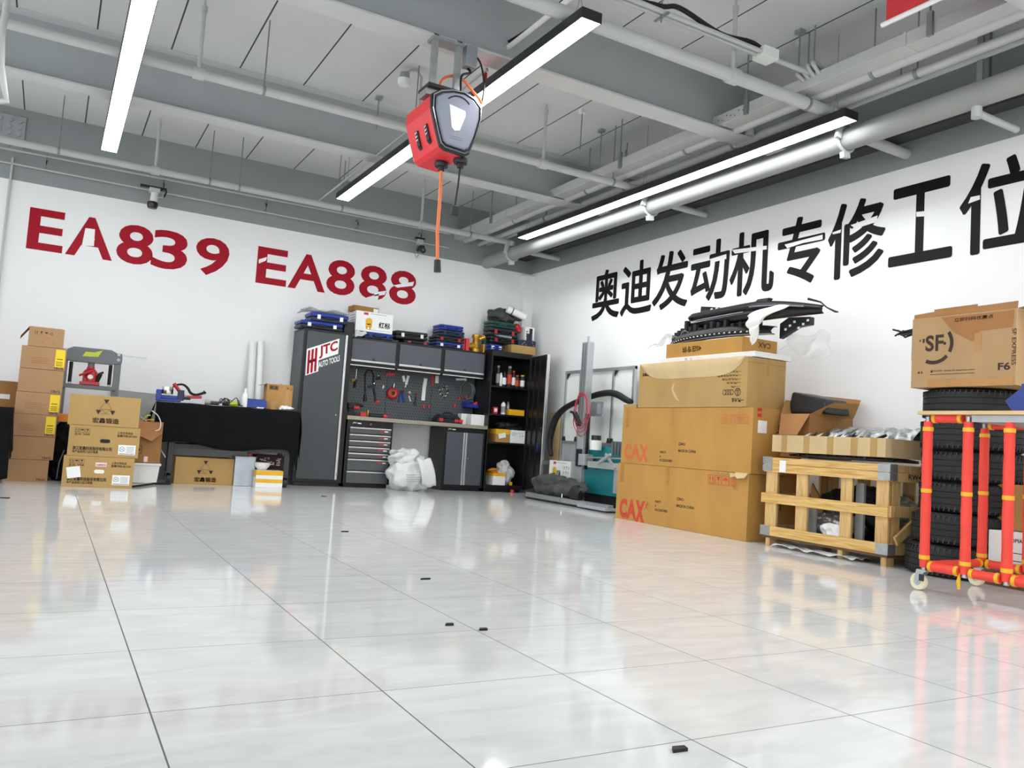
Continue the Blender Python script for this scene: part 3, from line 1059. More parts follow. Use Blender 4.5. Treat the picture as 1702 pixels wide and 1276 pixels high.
MB().cyl((.01, 0, .06), (.013, -.002, .14), .006).build('peg', 'chrome', t)
a = pts((680, 165), (710, 270), (740, 165), (712, 265), (700, 300))
tool('shears', 'white handled shears hung open on the middle tool panel', 'shears', [('handle', 'white_paint', MB().bar(a[0], (a[0] + a[1]) / 2 + Vector((.0, 0, -.02)), .02, .034)), ('handle', 'white_paint', MB().bar(a[2], a[3], .02, .034)), ('blade', 'chrome', MB().bar(a[3], a[4], .012, .016))])
for q, lab in (((650, 365, 632, 465), 'blue handled pliers hung left of the middle panel hooks'), ((675, 365, 690, 470), 'second blue handled pliers, right one of the blue pair')):
    b = pts((q[0], q[1]), (q[2], q[3]), (q[0] + 12, q[1] - 30))
    tool('pliers', lab, 'pliers', [('handle', 'blue_plastic', MB().bar(b[0], b[1], .018, .026)), ('jaw', 'black_metal', MB().bar(b[2], b[0], .014, .022))], 'blue pliers on the tool panel')
a = pts((755, 355), (745, 390), (765, 455))
tool('bit_driver', 'red and white driver hung right of the blue pliers', 'screwdriver', [('ring', 'white_paint', MB().tube([a[0] + Vector((.014 * math.cos(i * PI / 8), 0, .014 * math.sin(i * PI / 8))) for i in range(16)], .005, 6, True)), ('handle', 'jack_red', MB().cyl(a[0] + Vector((0, 0, -.02)), a[1], .016)), ('shaft', 'white_paint', MB().cyl(a[1], a[2], .008))])
a = pts((830, 365), (820, 440), (815, 480))
tool('scissors', 'black scissors hung left of the white plastic channel', 'scissors', [('blade', 'black_metal', MB().bar(a[0], a[1], .02, .02)), ('finger_ring', 'black_metal', MB().tube([a[2] + Vector((.018 * math.cos(i * PI / 8), 0, .028 * math.sin(i * PI / 8))) for i in range(16)], .007, 6, True)), ('rivet', 'jack_red', MB().cyl(a[0] + Vector((0, .01, -.03)), a[0] + Vector((0, -.015, -.03)), .012))])
a = pts((935, 195), (918, 300), (905, 445))
tool('plastic_channel', 'long white plastic channel hung upright on the tool panel', 'channel', [('channel', 'white_paint', MB().bar(a[0], a[1], .02, .052).bar(a[1], a[2], .02, .052))])
a = pts((1010, 130), (1010, 275), (1060, 130))
tool('impact_gun', 'red tool hung beside the chain on the tool panel', 'tool', [('body', 'jack_red', MB().bar(a[0], a[2] + Vector((.01, 0, 0)), .05, .06)), ('grip', 'jack_red', MB().bar(a[0], a[1], .03, .036))])
a = pts((1065, 165), (1060, 250), (1085, 300), (1110, 370), (1150, 410), (1185, 360), (1180, 290), (1150, 280), (1130, 330))
t = thing('safety_chain', 'black and white chain looped from a pale clamp on the tool panel', 'chain', a[0])
MB().bar((0, 0, 0), a[1] - a[0], .03, .05).build('clamp', 'white_panel', t, bevel=.006)
for i in range(2, 8):
    for j in range(3):
        p = a[i].lerp(a[i + 1], j / 3) - a[0]
        MB().tube([p + Vector((.013 * math.cos(q * PI / 4), (-.008 if j % 2 else .004) + .004 * math.sin(q), .017 * math.sin(q * PI / 4))) for q in range(8)], .0055, 6, True).build('link', 'chrome' if (i + j) % 2 else 'black_metal', t, smooth=60)
c = FY(*pz(1400, 335), YP - .02)
t = thing('wire_coil', 'coil of thin green wire hung on the right tool panel', 'wire', c)
for k, (dx, rr_) in enumerate(((-.01, .125), (.005, .128), (.035, .118))):
    MB().tube([(dx + rr_ * .82 * math.cos(i * PI / 20), -.004 * k, rr_ * math.sin(i * PI / 20)) for i in range(40)], .0035, 6, True).build('wire_loop', 'tin', t, smooth=60)
tool('tape_gun', 'short white tube on a peg above the wire coil', 'tube', [('tube', 'white_paint', MB().cyl(*pts((1280, 205), (1390, 205)), .017)), ('flange', 'white_paint', MB().cyl(*pts((1375, 207), (1390, 207)), .026))])
c = FY(*pz(1450, 510), 10.36)
t = thing('parts_bin', 'blue plastic bin hung low on the right tool panel', 'bin', (c.x, 10.36, c.z - .03))
MB().box(-.12, .12, -.07, .07, 0, .01).box(-.12, .12, .06, .07, 0, .1).box(-.12, -.11, -.07, .07, 0, .08).box(.11, .12, -.07, .07, 0, .08).box(-.12, .12, -.07, -.06, 0, .055).build('tray', 'blue_plastic', t, bevel=.003)
tag(MB().prism([(-.05, 0, 0), (.07, 0, .0), (.06, 0, .085), (-.0, 0, .05)], (0, .05, 0)).build('rag', 'red_plastic', None, bevel=.01, loc=(c.x + .05, 10.33, c.z + .005)), 'red and white packet standing in the blue hung bin', 'packet')
for i, q in enumerate(((905, 510), (965, 510), (1255, 495), (1385, 400), (1310, 415))):
    p = FY(*pz(*q), YP - .005)
    tag(MB().box(-.011, .011, -.03, .012, -.022, .012).box(-.011, .011, -.034, -.028, -.03, .02).build('panel_hook', 'red_plastic', None, loc=p), ('left one of the two red hooks under the white channel', 'right one of the two red hooks under the white channel', 'red hook on the panel above the toolbox end', 'red hook inside the hung wire coil', 'red hook left of the wire coil')[i], 'hook', 'red hooks on the tool panels')

# ---- things on the worktop
zt = .938
c = FY(*pz(150, 560), 10.25)
t = thing('cordless_drill', 'black and red cordless tool at the left end of the worktop', 'drill', (c.x - .02, 10.27, zt))
MB().bar((-.1, 0, .14), (.06, 0, .15), .07, .08).build('motor_body', 'dark_plastic', t, bevel=.012)
MB().bar((-.05, 0, .12), (-.06, 0, .03), .05, .06).build('grip', 'dark_plastic', t, bevel=.01)
MB().box(-.12, .02, -.04, .04, 0, .05).build('battery', 'dark_plastic', t, bevel=.006)
MB().box(-.02, .06, -.042, .042, .1, .14).build('trim_panel', 'red_plastic', t, bevel=.004)
MB().cyl((.06, 0, .15), (.12, 0, .152), .024, .014).build('chuck', 'black_metal', t, smooth=40)
tag(MB().box(-.045, .045, -.04, .04, 0, .06).build('battery_pack', 'red_plastic', None, bevel=.01, loc=(FY(*pz(225, 590), 10.15).x, 10.15, zt)), 'red battery pack lying on the worktop beside the cordless tool', 'battery')
t = thing('grease_gun', 'black and red tool lying along the worktop under the left panel', 'tool', (FY(*pz(400, 605), 10.2).x, 10.2, zt))
MB().cyl((-.13, 0, .028), (.07, 0, .028), .026).build('barrel', 'black_metal', t, smooth=40)
MB().cyl((.07, 0, .03), (.12, 0, .03), .028).build('end_cap', 'red_plastic', t, smooth=40)
MB().cyl((-.15, 0, .03), (-.15, 0, .1), .014).build('knob', 'gold', t, smooth=40)
c = FY(*pz(1200, 660), 10.2)
t = thing('hand_toolbox', 'low black toolbox with red latches on the right half of the worktop', 'toolbox', (c.x - .03, 10.2, zt))
MB().box(-.2, .2, -.1, .1, 0, .06).build('base', 'dark_plastic', t, bevel=.01)
MB().prism([(-.19, -.09, .062), (.19, -.09, .062), (.12, -.09, .12), (-.14, -.09, .12)], (0, .18, 0)).build('lid', 'dark_plastic', t, bevel=.01)
for x in (-.14, .1, .17):
    MB().box(x - .03, x + .03, -.112, -.098, .02, .065).build('latch', 'red_plastic', t, bevel=.003)
MB().tube([(-.08, -.02, .12), (-.06, -.02, .15), (.05, -.02, .15), (.07, -.02, .12)], .01, 8).build('handle', 'black_rubber', t, smooth=60)
for q, w, h, d, yy, lab in (((1370, 640), .15, .16, .12, 10.3, 'grey white paper box behind the whiter one on the worktop'), ((1520, 645), .26, .155, .14, 10.14, 'plain white paper box at the right end of the worktop')):
    t = carton(lab, FY(*pz(*q), yy).x, yy, zt, w, d, h, 'label_white', name='paper_box', cat='box', group='white boxes on the worktop', seam=True)
    MB().box(-w / 2, w / 2, -d / 2 - .002, -d / 2, h * .72, h).build('lid_flap', 'label_white', t)

# sack in the gap
c = (FZ(646, 815) + FZ(727, 818)) / 2
t = thing('woven_sack', 'full white plastic sack slumped between the drawer cabinet and low cabinet', 'sack', (c.x - .01, 9.72, 0))
lump('bag', None, None, (0, 0, 0), (.66, .42, .42), 'sack_plastic', 12, .1, freq=4, parent=t, crumple=.07, csize=.13)
lump('bag_neck', None, None, (-.06, .02, .3), (.42, .32, .25), 'sack_plastic', 3, .3, freq=5, parent=t, crumple=.06, csize=.09)
mb = MB()
mb.grid(lambda u, v: (-.02 + u * .2 + .1 * v, -.25 - .05 * math.sin(v * 3), .44 - v * .36 + .015 * math.sin(u * 9)), 8, 10)
mb.build('loose_flap', 'sack_plastic', t, smooth=60, solid=.004)
k = Ink((-.17, -.27, .13), (1, 0, .04), (-.05, .28, 1), .0)
for i in range(4):
    k.rect(.02, i * .028, .3 - i * .03, i * .028 + .007)
k.build('printing', 'ink_grey', t)

# ---- things on top of the cabinets
ztop = 2.005


def hard_case(label, x, y, z, w, d, h, m, rz=0., latch='label_white', group=None, trim=None, tilt=0.):
    t = thing('tool_case', label, 'tool case', (x, y, z), rz, group)
    t.rotation_euler = (0, tilt, rz)
    MB().box(-w / 2, w / 2, -d / 2, d / 2, 0, h * .47).build('base', m, t, bevel=min(.02, h * .2))
    MB().box(-w / 2, w / 2, -d / 2, d / 2, h * .5, h).build('lid', trim or m, t, bevel=min(.02, h * .2))
    for s in (-.3, .3):
        MB().box(s * w - .022, s * w + .022, -d / 2 - .008, -d / 2 + .004, h * .25, h * .72).build('latch', latch, t, bevel=.003)
    MB().tube([(-.07, -d / 2, h * .42), (-.06, -d / 2 - .03, h * .42), (.06, -d / 2 - .03, h * .42), (.07, -d / 2, h * .42)], .009, 8).build('handle', m, t, smooth=60)
    return t


GC = 'tool cases on top of the cabinets'
xa = FY(532, 536, 10.1).x
hard_case('lower blue tool case on the tall locker with the logo', xa - .01, 10.12, 2.02, .56, .34, .1, 'dark_plastic', 0, 'label_white', GC, 'blue_plastic')
hard_case('upper blue tool case of the pair on the logo locker', FY(544, 520, 10.12).x, 10.13, 2.122, .5, .34, .12, 'navy_plastic', 0, 'label_white', GC, 'blue_plastic')
mb = MB()
mb.grid(lambda u, v: (-.32 + u * .6, -.2 + v * .34, .016 * math.sin(u * 11 + v * 5) + .008 * math.sin(v * 17) - .05 * max(0, .12 - u) * 4), 24, 12)
tag(mb.build('plastic_sheet', 'film', None, smooth=60, solid=.003, loc=(FY(540, 514, 10.1).x, 10.13, 2.272)), 'crumpled clear plastic sheet on the blue cases, tall logo locker', 'plastic sheet')
tag(MB().box(-.07, .07, -.14, .14, 0, .16).build('speaker_box', 'black_metal', None, bevel=.01, loc=(FY(578, 535, 10.15).x, 10.2, 2.02)), 'plain black box at the right end of the logo locker top', 'box')


def mascot(k, x, y, s):                            # a plain yellow round figure mark
    k.rect(x + .2 * s, y, x + .38 * s, y + .25 * s).rect(x + .5 * s, y, x + .68 * s, y + .25 * s).rect(x + .15 * s, y + .2 * s, x + .75 * s, y + .5 * s).disc(x + .45 * s, y + .72 * s, .33 * s)


def white_carton(label, x, y, z, w, d, h, rz=0., group=None, fw=1.):
    t = carton(label, x, y, z, w, d, h, 'label_white', rz, group=group)
    k = front(w, d)
    mascot(k, .22 * w * fw, .12 * h, .55 * h)
    k.build('printed_figure', 'yellow_tape', t)
    front(w, d).text('红标', .62 * w * fw, .25 * h, .3 * h, .3 * w * fw, bold=.02).build('printing', 'print_black', t)
    front(w, d).rect(.2 * w, .83 * h, .32 * w, .95 * h).build('printed_tab', 'red_plastic', t)
    k = front(w, d).rect(.38 * w, .9 * h, .8 * w, .92 * h).rect(.3 * w, .1 * h, .95 * w, .115 * h)
    L = Ink((-w / 2, d / 2, 0), (0, -1, 0), (0, 0, 1))
    for i in range(6):
        L.rect(.03, .04 + i * h * .13, d * .8, .05 + i * h * .13)
    k.m.raw(L.m.v, L.m.f)
    k.build('fine_print', 'ink_grey', t)
    return t


xm = FY(618, 548, 10.2).x
white_carton('white carton with a yellow printed figure on the left wall cabinet', xm, 10.26, 2.09, .53, .3, .27)
hard_case('blue case under the white carton on the left wall cabinet', xm + .08, 10.26, ztop, .42, .3, .085, 'navy_plastic', 0, 'blue_plastic', GC, 'blue_plastic')
t = carton('flat brown carton lying on the white carton with the yellow figure', FY(605, 518, 10.25).x, 10.28, 2.36, .36, .22, .075, 'carton_d', .08)
MB().box(.1, .17, -.112, -.11, .01, .06).build('box_label', 'label_white', t)
mb = MB()
mb.grid(lambda u, v: (u * .16, -.14 - .03 * v, .06 - v * .1 * (1 - u * .6) + .01 * math.sin(u * 8)), 8, 6)
tag(mb.build('plastic_sheet', 'film', None, smooth=60, solid=.003, loc=(xm - .27, 10.24, ztop + .02)), 'small white plastic scrap hanging over the left wall cabinet edge', 'plastic sheet')
hard_case('dark tool case tilted on the middle wall cabinet', FY(680, 551, 10.25).x, 10.27, ztop + .055, .5, .26, .115, 'dark_plastic', .1, 'label_white', GC, None, -.035)
hard_case('flat black case with red catches under the tilted dark case', FY(690, 562, 10.25).x, 10.27, ztop, .4, .22, .05, 'dark_plastic', 0, 'red_plastic', GC)
xs = FY(744, 560, 10.25).x
for i, (dx, w, h, m_, tr, lt, lab) in enumerate((
        (.0, .44, .085, 'navy_plastic', 'blue_plastic', 'label_white', 'bottom case of the blue stack on the right wall cabinet'),
        (.0, .46, .085, 'dark_plastic', None, 'jack_red', 'dark case with red catches, second up in the blue stack'),
        (.02, .4, .085, 'navy_plastic', None, 'navy_plastic', 'navy case, third up in the blue stack'),
        (.01, .37, .075, 'blue_plastic', None, 'blue_plastic', 'bright blue case on top of the blue stack'))):
    hard_case(lab, xs + dx, 10.28, ztop + (0, .087, .174, .261)[i], w, .28, h, m_, 0, lt, GC, tr)
for i in range(2):
    tag(MB().box(-.026, .026, -.1, .1, 0, .18).box(-.0265, -.02, -.098, .098, .004, .176).build('manual', 'red_plastic', None, bevel=.003, loc=(FY(768 + i * 7, 568, 10.2).x, 10.25, ztop)), ('red booklet standing nearer the blue case stack', 'red booklet standing nearer the gold fittings')[i], 'booklet', 'red booklets on the right wall cabinet')
xg = FY(797, 562, 10.22).x - .02
t = thing('brass_fitting', 'shiny gold machine part beside the red booklets on the cabinet', 'machine part', (xg - .02, 10.25, ztop))
MB().lathe([(.07, 0), (.075, .05), (.05, .07), (.05, .2), (.065, .22), (.065, .26), (.0, .28)], (0, 0, 0), 20).build('body', 'gold', t, smooth=40)
MB().cyl((-.13, 0, .08), (.0, 0, .1), .05).build('arm', 'gold', t, smooth=40)
MB().cyl((.04, -.02, .2), (.12, -.04, .24), .035).build('spout', 'gold', t, smooth=40)
t = thing('green_jar', 'green and gold jar at the right end of the wall cabinets', 'jar', (xg + .15, 10.27, ztop))
MB().box(-.055, .055, -.05, .05, .0, .14).build('body', 'gold', t, bevel=.012)
MB().box(-.05, .05, -.045, .045, .14, .25).build('lid', 'green_plastic', t, bevel=.012)

# pile on the open locker
zo = 2.04
x0 = 5.69
t = carton('shallow tan carton tray at the bottom of the pile on the open locker', FY(866, 572, 10.05).x + .02, 10.15, zo, .41, .3, .125, 'carton_e')
hard_case('small bright blue case left of the tan tray on the open locker', FY(826, 575, 10.05).x - .01, 10.16, zo, .2, .24, .1, 'blue_plastic', 0, 'label_white', GC)
t = hard_case('dark case lying on the blue case and tray, under the green case', FY(840, 556, 10.1).x - .02, 10.2, zo + .127, .46, .24, .1, 'dark_plastic', 0, 'jack_red', GC)
hard_case('black case with red catches in the locker pile', FY(840, 545, 10.1).x - .02, 10.2, zo + .23, .48, .24, .125, 'dark_plastic', 0, 'jack_red', GC)
hard_case('dark green case near the top of the locker pile', FY(838, 530, 10.1).x - .02, 10.2, zo + .358, .42, .24, .09, 'green_plastic', 0, 'dark_plastic', GC)
lump('rolled_mat', 'grey fabric bundle on top of the pile on the open locker', 'bundle', (FY(838, 512, 10.12).x + .05, 10.22, zo + .45), (.5, .26, .22), 'dark_fabric', 11, .3, crumple=.07, csize=.09)
t = thing('paper_roll', 'white paper roll lying slanted on top of the locker pile', 'paper roll', FY(843, 513, 10.06))
d = FY(873, 527, 10.0) - FY(843, 513, 10.06)
MB().cyl((0, 0, 0), d, .055, n=24).build('roll', 'label_white', t, smooth=40)
MB().cyl(d * .98, d * 1.02, .02, n=16).build('core', 'grey_tape', t, smooth=40)
MB().cyl(d * .25, d * .3, .056, n=24).build('band', 'dark_plastic', t, smooth=40)
t = carton('white upright carton with a black print on the right side of the locker pile', FY(882, 542, 10.05).x, 10.16, zo + .222, .16, .2, .2, 'label_white', name='carton')
front(.16, .2).rect(.07, .1, .125, .18).rect(.07, .03, .125, .09).build('printing', 'print_black', t)
k = front(.16, .2)
for i in range(3):
    k.line((.012, .05 + i * .035), (.03, .07 + i * .035), .01).line((.03, .05 + i * .035), (.045, .07 + i * .035), .01)
k.build('printed_marks', 'print_black', t)
lump('red_rag', 'red cloth bundle wedged beside the white upright carton', 'cloth', (FY(864, 536, 10.1).x, 10.2, zo + .31), (.14, .2, .16), 'jack_red', 8, .15)
t = carton('dark patterned box under the white upright carton', FY(876, 562, 10.05).x, 10.16, zo + .127, .3, .24, .09, 'navy_plastic')
k = front(.3, .24)
for i in range(10):
    k.rect(.06 + i * .022, .015 + (i % 3) * .02, .076 + i * .022, .03 + (i % 3) * .02)
k.build('printing', 'ink_grey', t)
t = thing('caulk_tube', 'silver pointed tube lying across the front of the locker pile', 'tube', FY(830, 558, 10.0))
MB().cyl((.0, 0, 0), (.2, 0, -.005), .02).build('barrel', 'tin', t, smooth=40)
MB().cyl((0, 0, 0), (-.08, 0, .004), .014, .003).build('nozzle', 'tin', t, smooth=40)
for i in range(2):
    x = FY(895 + i * 8, 580, 10.1).x
    t = thing('folder', ('dark folder standing nearer the pile on the open locker', 'dark folder standing outermost at the wall end of the open locker')[i], 'folder', (min(x, 5.99 + i * .045) - .0, 10.16, zo), 0, 'folders on the open locker')
    MB().box(-.02, .02, -.13, .13, 0, .32).build('cover', 'navy_plastic', t, bevel=.006)
    MB().cyl((0, -.131, .08), (0, -.134, .08), .012).build('spine_ring', 'black_metal', t)

# ================================================================ LEFT SIDE
# stack of oil cartons
yo = 9.28
zs = [0, .224, .461, .688, .915, 1.156, 1.389]
GO = 'oil carton stack'
rows = ((4.7, 80, 782, 0, 'bottom oil carton of the tall stack, standing on the floor'),
        (22, 90, 745, 0, 'oil carton second from the floor in the tall stack, without a yellow label'),
        (20, 94, 707, 1, 'yellow labelled oil carton third from the floor, lowest with a yellow label'),
        (25, 101, 670, 1, 'yellow labelled oil carton fourth from the floor in the tall stack'),
        (30, 105, 634, 0, 'plain oil carton fifth from the floor, between two yellow labelled ones'),
        (34, 110, 597, 1, 'yellow labelled oil carton sixth from the floor, highest yellow label'))
for i, (a, b, py, yl, lab) in enumerate(rows):
    x0, x1 = FY(a, py, yo).x, FY(b, py, yo).x
    if i in (1, 2):
        x0 = x1 - .43
    w, h = x1 - x0, zs[i + 1] - zs[i]
    t = carton(lab, (x0 + x1) / 2, yo + .16, zs[i], w, .32, h - .002, 'carton_b', 0, group=GO)
    k = front(w, .32)
    k.text('12x1L', w - .1, .012, .022, .085, bold=.025)
    k.build('printing', 'print_black', t)
    if yl:
        k = front(w, .32, lift=.0016)
        k.rect(w - .1, .035, w - .012, h - .015).build('yellow_label', 'label_yellow', t)
        k = front(w, .32, lift=.0024)
        for q in range(3):
            k.rect(w - .09, .05 + q * .018, w - .03, .056 + q * .018)
        k.rect(w - .085, .115, w - .03, .122)
        k.build('label_print', 'print_dark', t)
        k = front(w, .32)
        for q in range(4):
            k.rect(.09, .06 + q * .018, .27 - .03 * (q % 2), .066 + q * .018)
        k.build('faint_print', 'carton_d', t)
x0, x1 = FY(47, 563, yo).x, FY(106, 567, yo).x
t = carton('smaller open carton with transport symbols on top of the oil carton stack', (x0 + x1) / 2, yo + .15, zs[6], x1 - x0, .28, .2, 'carton_b', 0, seam=False)
k = front(x1 - x0, .28)
icons(k, .045, .12, .045, 'agur', False)
k.build('printing', 'print_black', t)
k = front(x1 - x0, .28)
k.line((.11, .02), (.18, .1), .003).line((.18, .1), (.25, .02), .003).line((.13, .03), (.13, .07), .003).line((.23, .03), (.23, .07), .003)
k.build('faint_print', 'carton_d', t)
w = x1 - x0
MB().prism([(-w / 2, .14, .2), (-w / 2, -.14, .2), (-w / 2 - .07, -.1, .1), (-w / 2 - .08, .1, .08)], (.003, 0, 0)).build('flap', 'carton_flap', t)
MB().box(-w / 2 + .01, w / 2 - .02, -.13, .13, .2, .203).build('flap', 'carton_flap', t)

# wheel maker cartons (three)
yh = 8.753


def triangle_mark(k, cx, cy, s):
    for dx, dy in ((0, .55), (-.5, -.3), (.5, -.3)):
        k.shape([(cx + (dx - .2) * s, cy + (dy + .18) * s), (cx + dx * s, cy + (dy - .17) * s), (cx + (dx + .2) * s, cy + (dy + .18) * s)])
    k.line((cx - .1 * s, cy + .5 * s), (cx - .62 * s, cy - .38 * s), .003).line((cx + .1 * s, cy + .5 * s), (cx + .62 * s, cy - .38 * s), .003).line((cx - .32 * s, cy - .4 * s), (cx + .32 * s, cy - .4 * s), .003).line((cx - .3 * s, cy - .05 * s), (cx + .3 * s, cy - .05 * s), .003)
    k.line((cx - .35 * s, cy), (cx, cy - .35 * s), .003).line((cx + .35 * s, cy), (cx, cy - .35 * s), .003)


def logo_carton(label, x, y, z, w, d, h, rz, group=None):
    t = carton(label, x, y, z, w, d, h, 'carton_e', rz, group=group)
    k = front(w, d)
    triangle_mark(k, w * .51, h * .58, h * .42)
    k.text('宏鑫锻造', w * .34, h * .1, h * .17, w * .37, bold=.02)
    k.build('printing', 'print_dark', t)
    return t


def text_carton(label, x, y, z, w, d, h, rz, group, extra):
    t = carton(label, x, y, z, w, d, h, 'carton_e', rz, group=group)
    k = front(w, d)
    icons(k, .05, h * .76, .045, 'aug')
    k.text('JUL VIA', .05, h * .66, .024, .14, bold=.03)
    k.text('上市公司出品', w - .21, h * .78, .024, .14, bold=.015)
    k.text('股票代码:301539', w - .21, h * .68, .024, .18, bold=.015)
    k.text('浙江宏鑫科技股份有限公司', .045, h * .2, .035, .35, bold=.02)
    k.text('本产品选用六边方高盒', .045, h * .1, .026, .23, bold=.015)
    k.build('printing', 'print_dark', t)
    front(w, d, lift=.0014).rect(w - .19, .03, w - .03, .13).build('white_label', 'label_white', t)
    k = front(w, d, lift=.002)
    crossed(k, w - .155, .085, .026)
    for q in range(5):
        k.rect(w - .115, .055 + q * .013, w - .045, .059 + q * .013)
    k.rect(w - .18, .036, w - .04, .044)
    k.build('label_print', 'ink_grey', t)
    hm = 'foam_white' if extra else 'print_black'
    k = front(w, d, lift=.0016)
    k.shape([(w * .51 + (.028 if abs(a) < 90 else -.028) + .019 * math.cos(math.radians(a)), h * .52 + .019 * math.sin(math.radians(a))) for a in (-89, -60, -30, 0, 30, 60, 89, 91, 120, 150, 180, -150, -120, -91)])
    k.build('hand_hole', hm, t)
    if extra:
        front(w, d, .05, h * .42, .003).text('■', 0, -.05, .11, .12, rot=.18).build('white_sticker', 'label_white', t)
        front(w, d, w * .45, h * .68, .0016).rect(0, 0, .1, .042).build('pink_sticker', 'label_pink', t)
        front(w, d, w * .46, h * .7, .0022).text('内部使用', .0, 0, .022, .085, bold=.01).build('sticker_print', 'print_red', t)
    return t


GH = 'wheel cartons left of the worktable'
rzh = -.07
text_carton('bottom printed wheel carton with a tilted white sticker, standing on the floor', .357 + .015, yh + .2, 0, .64, .42, .305, rzh, GH, True)
text_carton('middle printed wheel carton with a dark hand hole, under the triangle logo carton', .383 + .015, yh + .2, .307, .645, .42, .305, rzh, GH, False)
logo_carton('topmost wheel carton with a triangle logo, on the printed pair', .36 + .015, yh + .2, .614, .645, .42, .305, rzh, GH)

# shop press
yp = 9.86
xl, xr = FY(108, 592, yp).x, FY(197, 592, yp).x
zt_ = FY(150, 583, yp).z
zb_ = FY(150, 640, yp).z
t = thing('shop_press', 'grey hydraulic shop press with red bottle jack behind the wheel cartons', 'press', ((xl + xr) / 2, yp, 0))
hw = (xr - xl) / 2
for s in (-1, 1):
    MB().box(s * hw - .035, s * hw + .035, -.03, .03, .06, zt_).build('post', 'press_grey', t, bevel=.004)
    MB().box(s * hw - .05, s * hw + .05, -.25, .25, 0, .06).build('foot', 'press_grey', t, bevel=.004)
MB().prism([(-hw - .04, -.05, zt_ - .11), (-hw * .75, -.05, zt_ - .135), (hw * .75, -.05, zt_ - .135), (hw + .04, -.05, zt_ - .11), (hw + .04, -.05, zt_ - .03), (hw * .7, -.05, zt_ + .03), (-hw * .7, -.05, zt_ + .03), (-hw - .04, -.05, zt_ - .03)], (0, .1, 0)).build('head_beam', 'press_grey', t, bevel=.005)
k = Ink((-.1, -.05, zt_ - .07), (1, 0, .08), (0, 0, 1), .002)
k.shape([(0, 0), (.16, -.005), (.2, .07), (.12, .045), (.03, .05)]).build('lime_sticker', 'lime', t)
for s in (-1, 1):
    for q in (0, .06):
        MB().cyl((s * (hw), -.05, zt_ - .075 + q), (s * (hw), -.06, zt_ - .075 + q), .018, n=6).build('bolt', 'galvanised', t)
MB().box(-hw, hw, -.06, .06, zb_ - .045, zb_).build('cross_beam', 'press_grey', t, bevel=.004)
MB().cyl((0, 0, zt_ - .2), (0, 0, zt_ - .13), .035).build('ram', 'press_grey', t, smooth=40)
for s in (-1, 1):
    x = s * hw * .74
    MB().cyl((x, 0, zb_ + .02), (x, 0, zt_ - .14), .019).build('spring_cover', 'black_rubber', t, smooth=40)
    MB().tube([(x + .012 * math.cos(a), 0, zb_ + .016 + .016 * math.sin(a)) for a in [i * PI / 4 for i in range(8)]], .004, 6, True).build('hook', 'galvanised', t)
j = MB().box(-.1, .1, -.07, .07, zb_, zb_ + .035).build('bottle_jack', 'jack_red', t, bevel=.006)
tag(j, 'red bottle jack')
jz = zb_ + .035
MB().lathe([(.075, jz), (.075, jz + .11), (.055, jz + .135), (.04, jz + .15), (.04, jz + .17), (0, jz + .17)], (0, 0, 0), 24).build('cylinder', 'jack_red', j, smooth=40)
MB().cyl((0, 0, jz + .17), (0, 0, zt_ - .2), .025).build('piston', 'galvanised', j, smooth=40)
MB().bar((-.11, -.06, jz + .06), (.02, -.09, jz + .13), .02, .022).build('pump_lever', 'jack_red', j, bevel=.003)
MB().cyl((.07, -.03, jz + .01), (.1, -.05, jz + .1), .024).cyl((.09, -.05, jz + .1), (.13, -.05, jz + .12), .012).build('pump', 'dark_plastic', j, smooth=40)
k = Ink((-.03, -.077, jz + .03), (1, 0, 0), (0, 0, 1), .002)
k.shape([(.03 + .028 * math.cos(i * PI / 10), .025 + .025 * math.sin(i * PI / 10)) for i in range(20)]).build('round_label', 'label_white', j)
MB().box(hw - .02, hw + .3, -.01, .01, zt_ - .025, zt_ - .015).build('side_rod', 'galvanised', t)
MB().box(-hw + .02, hw - .02, -.05, .05, zb_ - .42, zb_ - .36).build('lower_beam', 'press_grey', t)

# grey metal sheet leaning on the wall
a, b = FY(186, 646, 10.33), FY(292, 662, 10.33)
z = a.z
t = MB().prism([(0, 0, 0), (b.x - a.x, 0, 0), (b.x - a.x, .22, z - .02), (0, .22, z)], (0, .012, 0)).build('metal_sheet', 'concrete_grey', None, bevel=.002, loc=(a.x, 10.24, 0))
tag(t, 'grey metal sheet leaning against the back wall between the press and the worktable', 'metal sheet')

# things between the stacks
tag(MB().box(-.06, .06, -.1, .1, 0, .09).build('orange_box', 'orange_plastic', None, bevel=.006, loc=(FY(107, 680, 9.55).x, 9.6, .625)), 'orange box wedged between the oil cartons and the triangle logo carton', 'box')
t = thing('stacked_bag', 'black bag standing in the gap between oil cartons and wheel cartons', 'bag', (FY(97, 745, 9.5).x + .03, 9.56, 0))
lump('bag_body', None, None, (0, 0, 0), (.27, .24, .62), 'black_cloth', 6, .12, parent=t, crumple=.05, csize=.07)
MB().tube([(-.02, -.1, .02), (-.01, -.13, .2), (.03, -.12, .35)], .006, 6).build('strap', 'rod_steel', t, smooth=60)

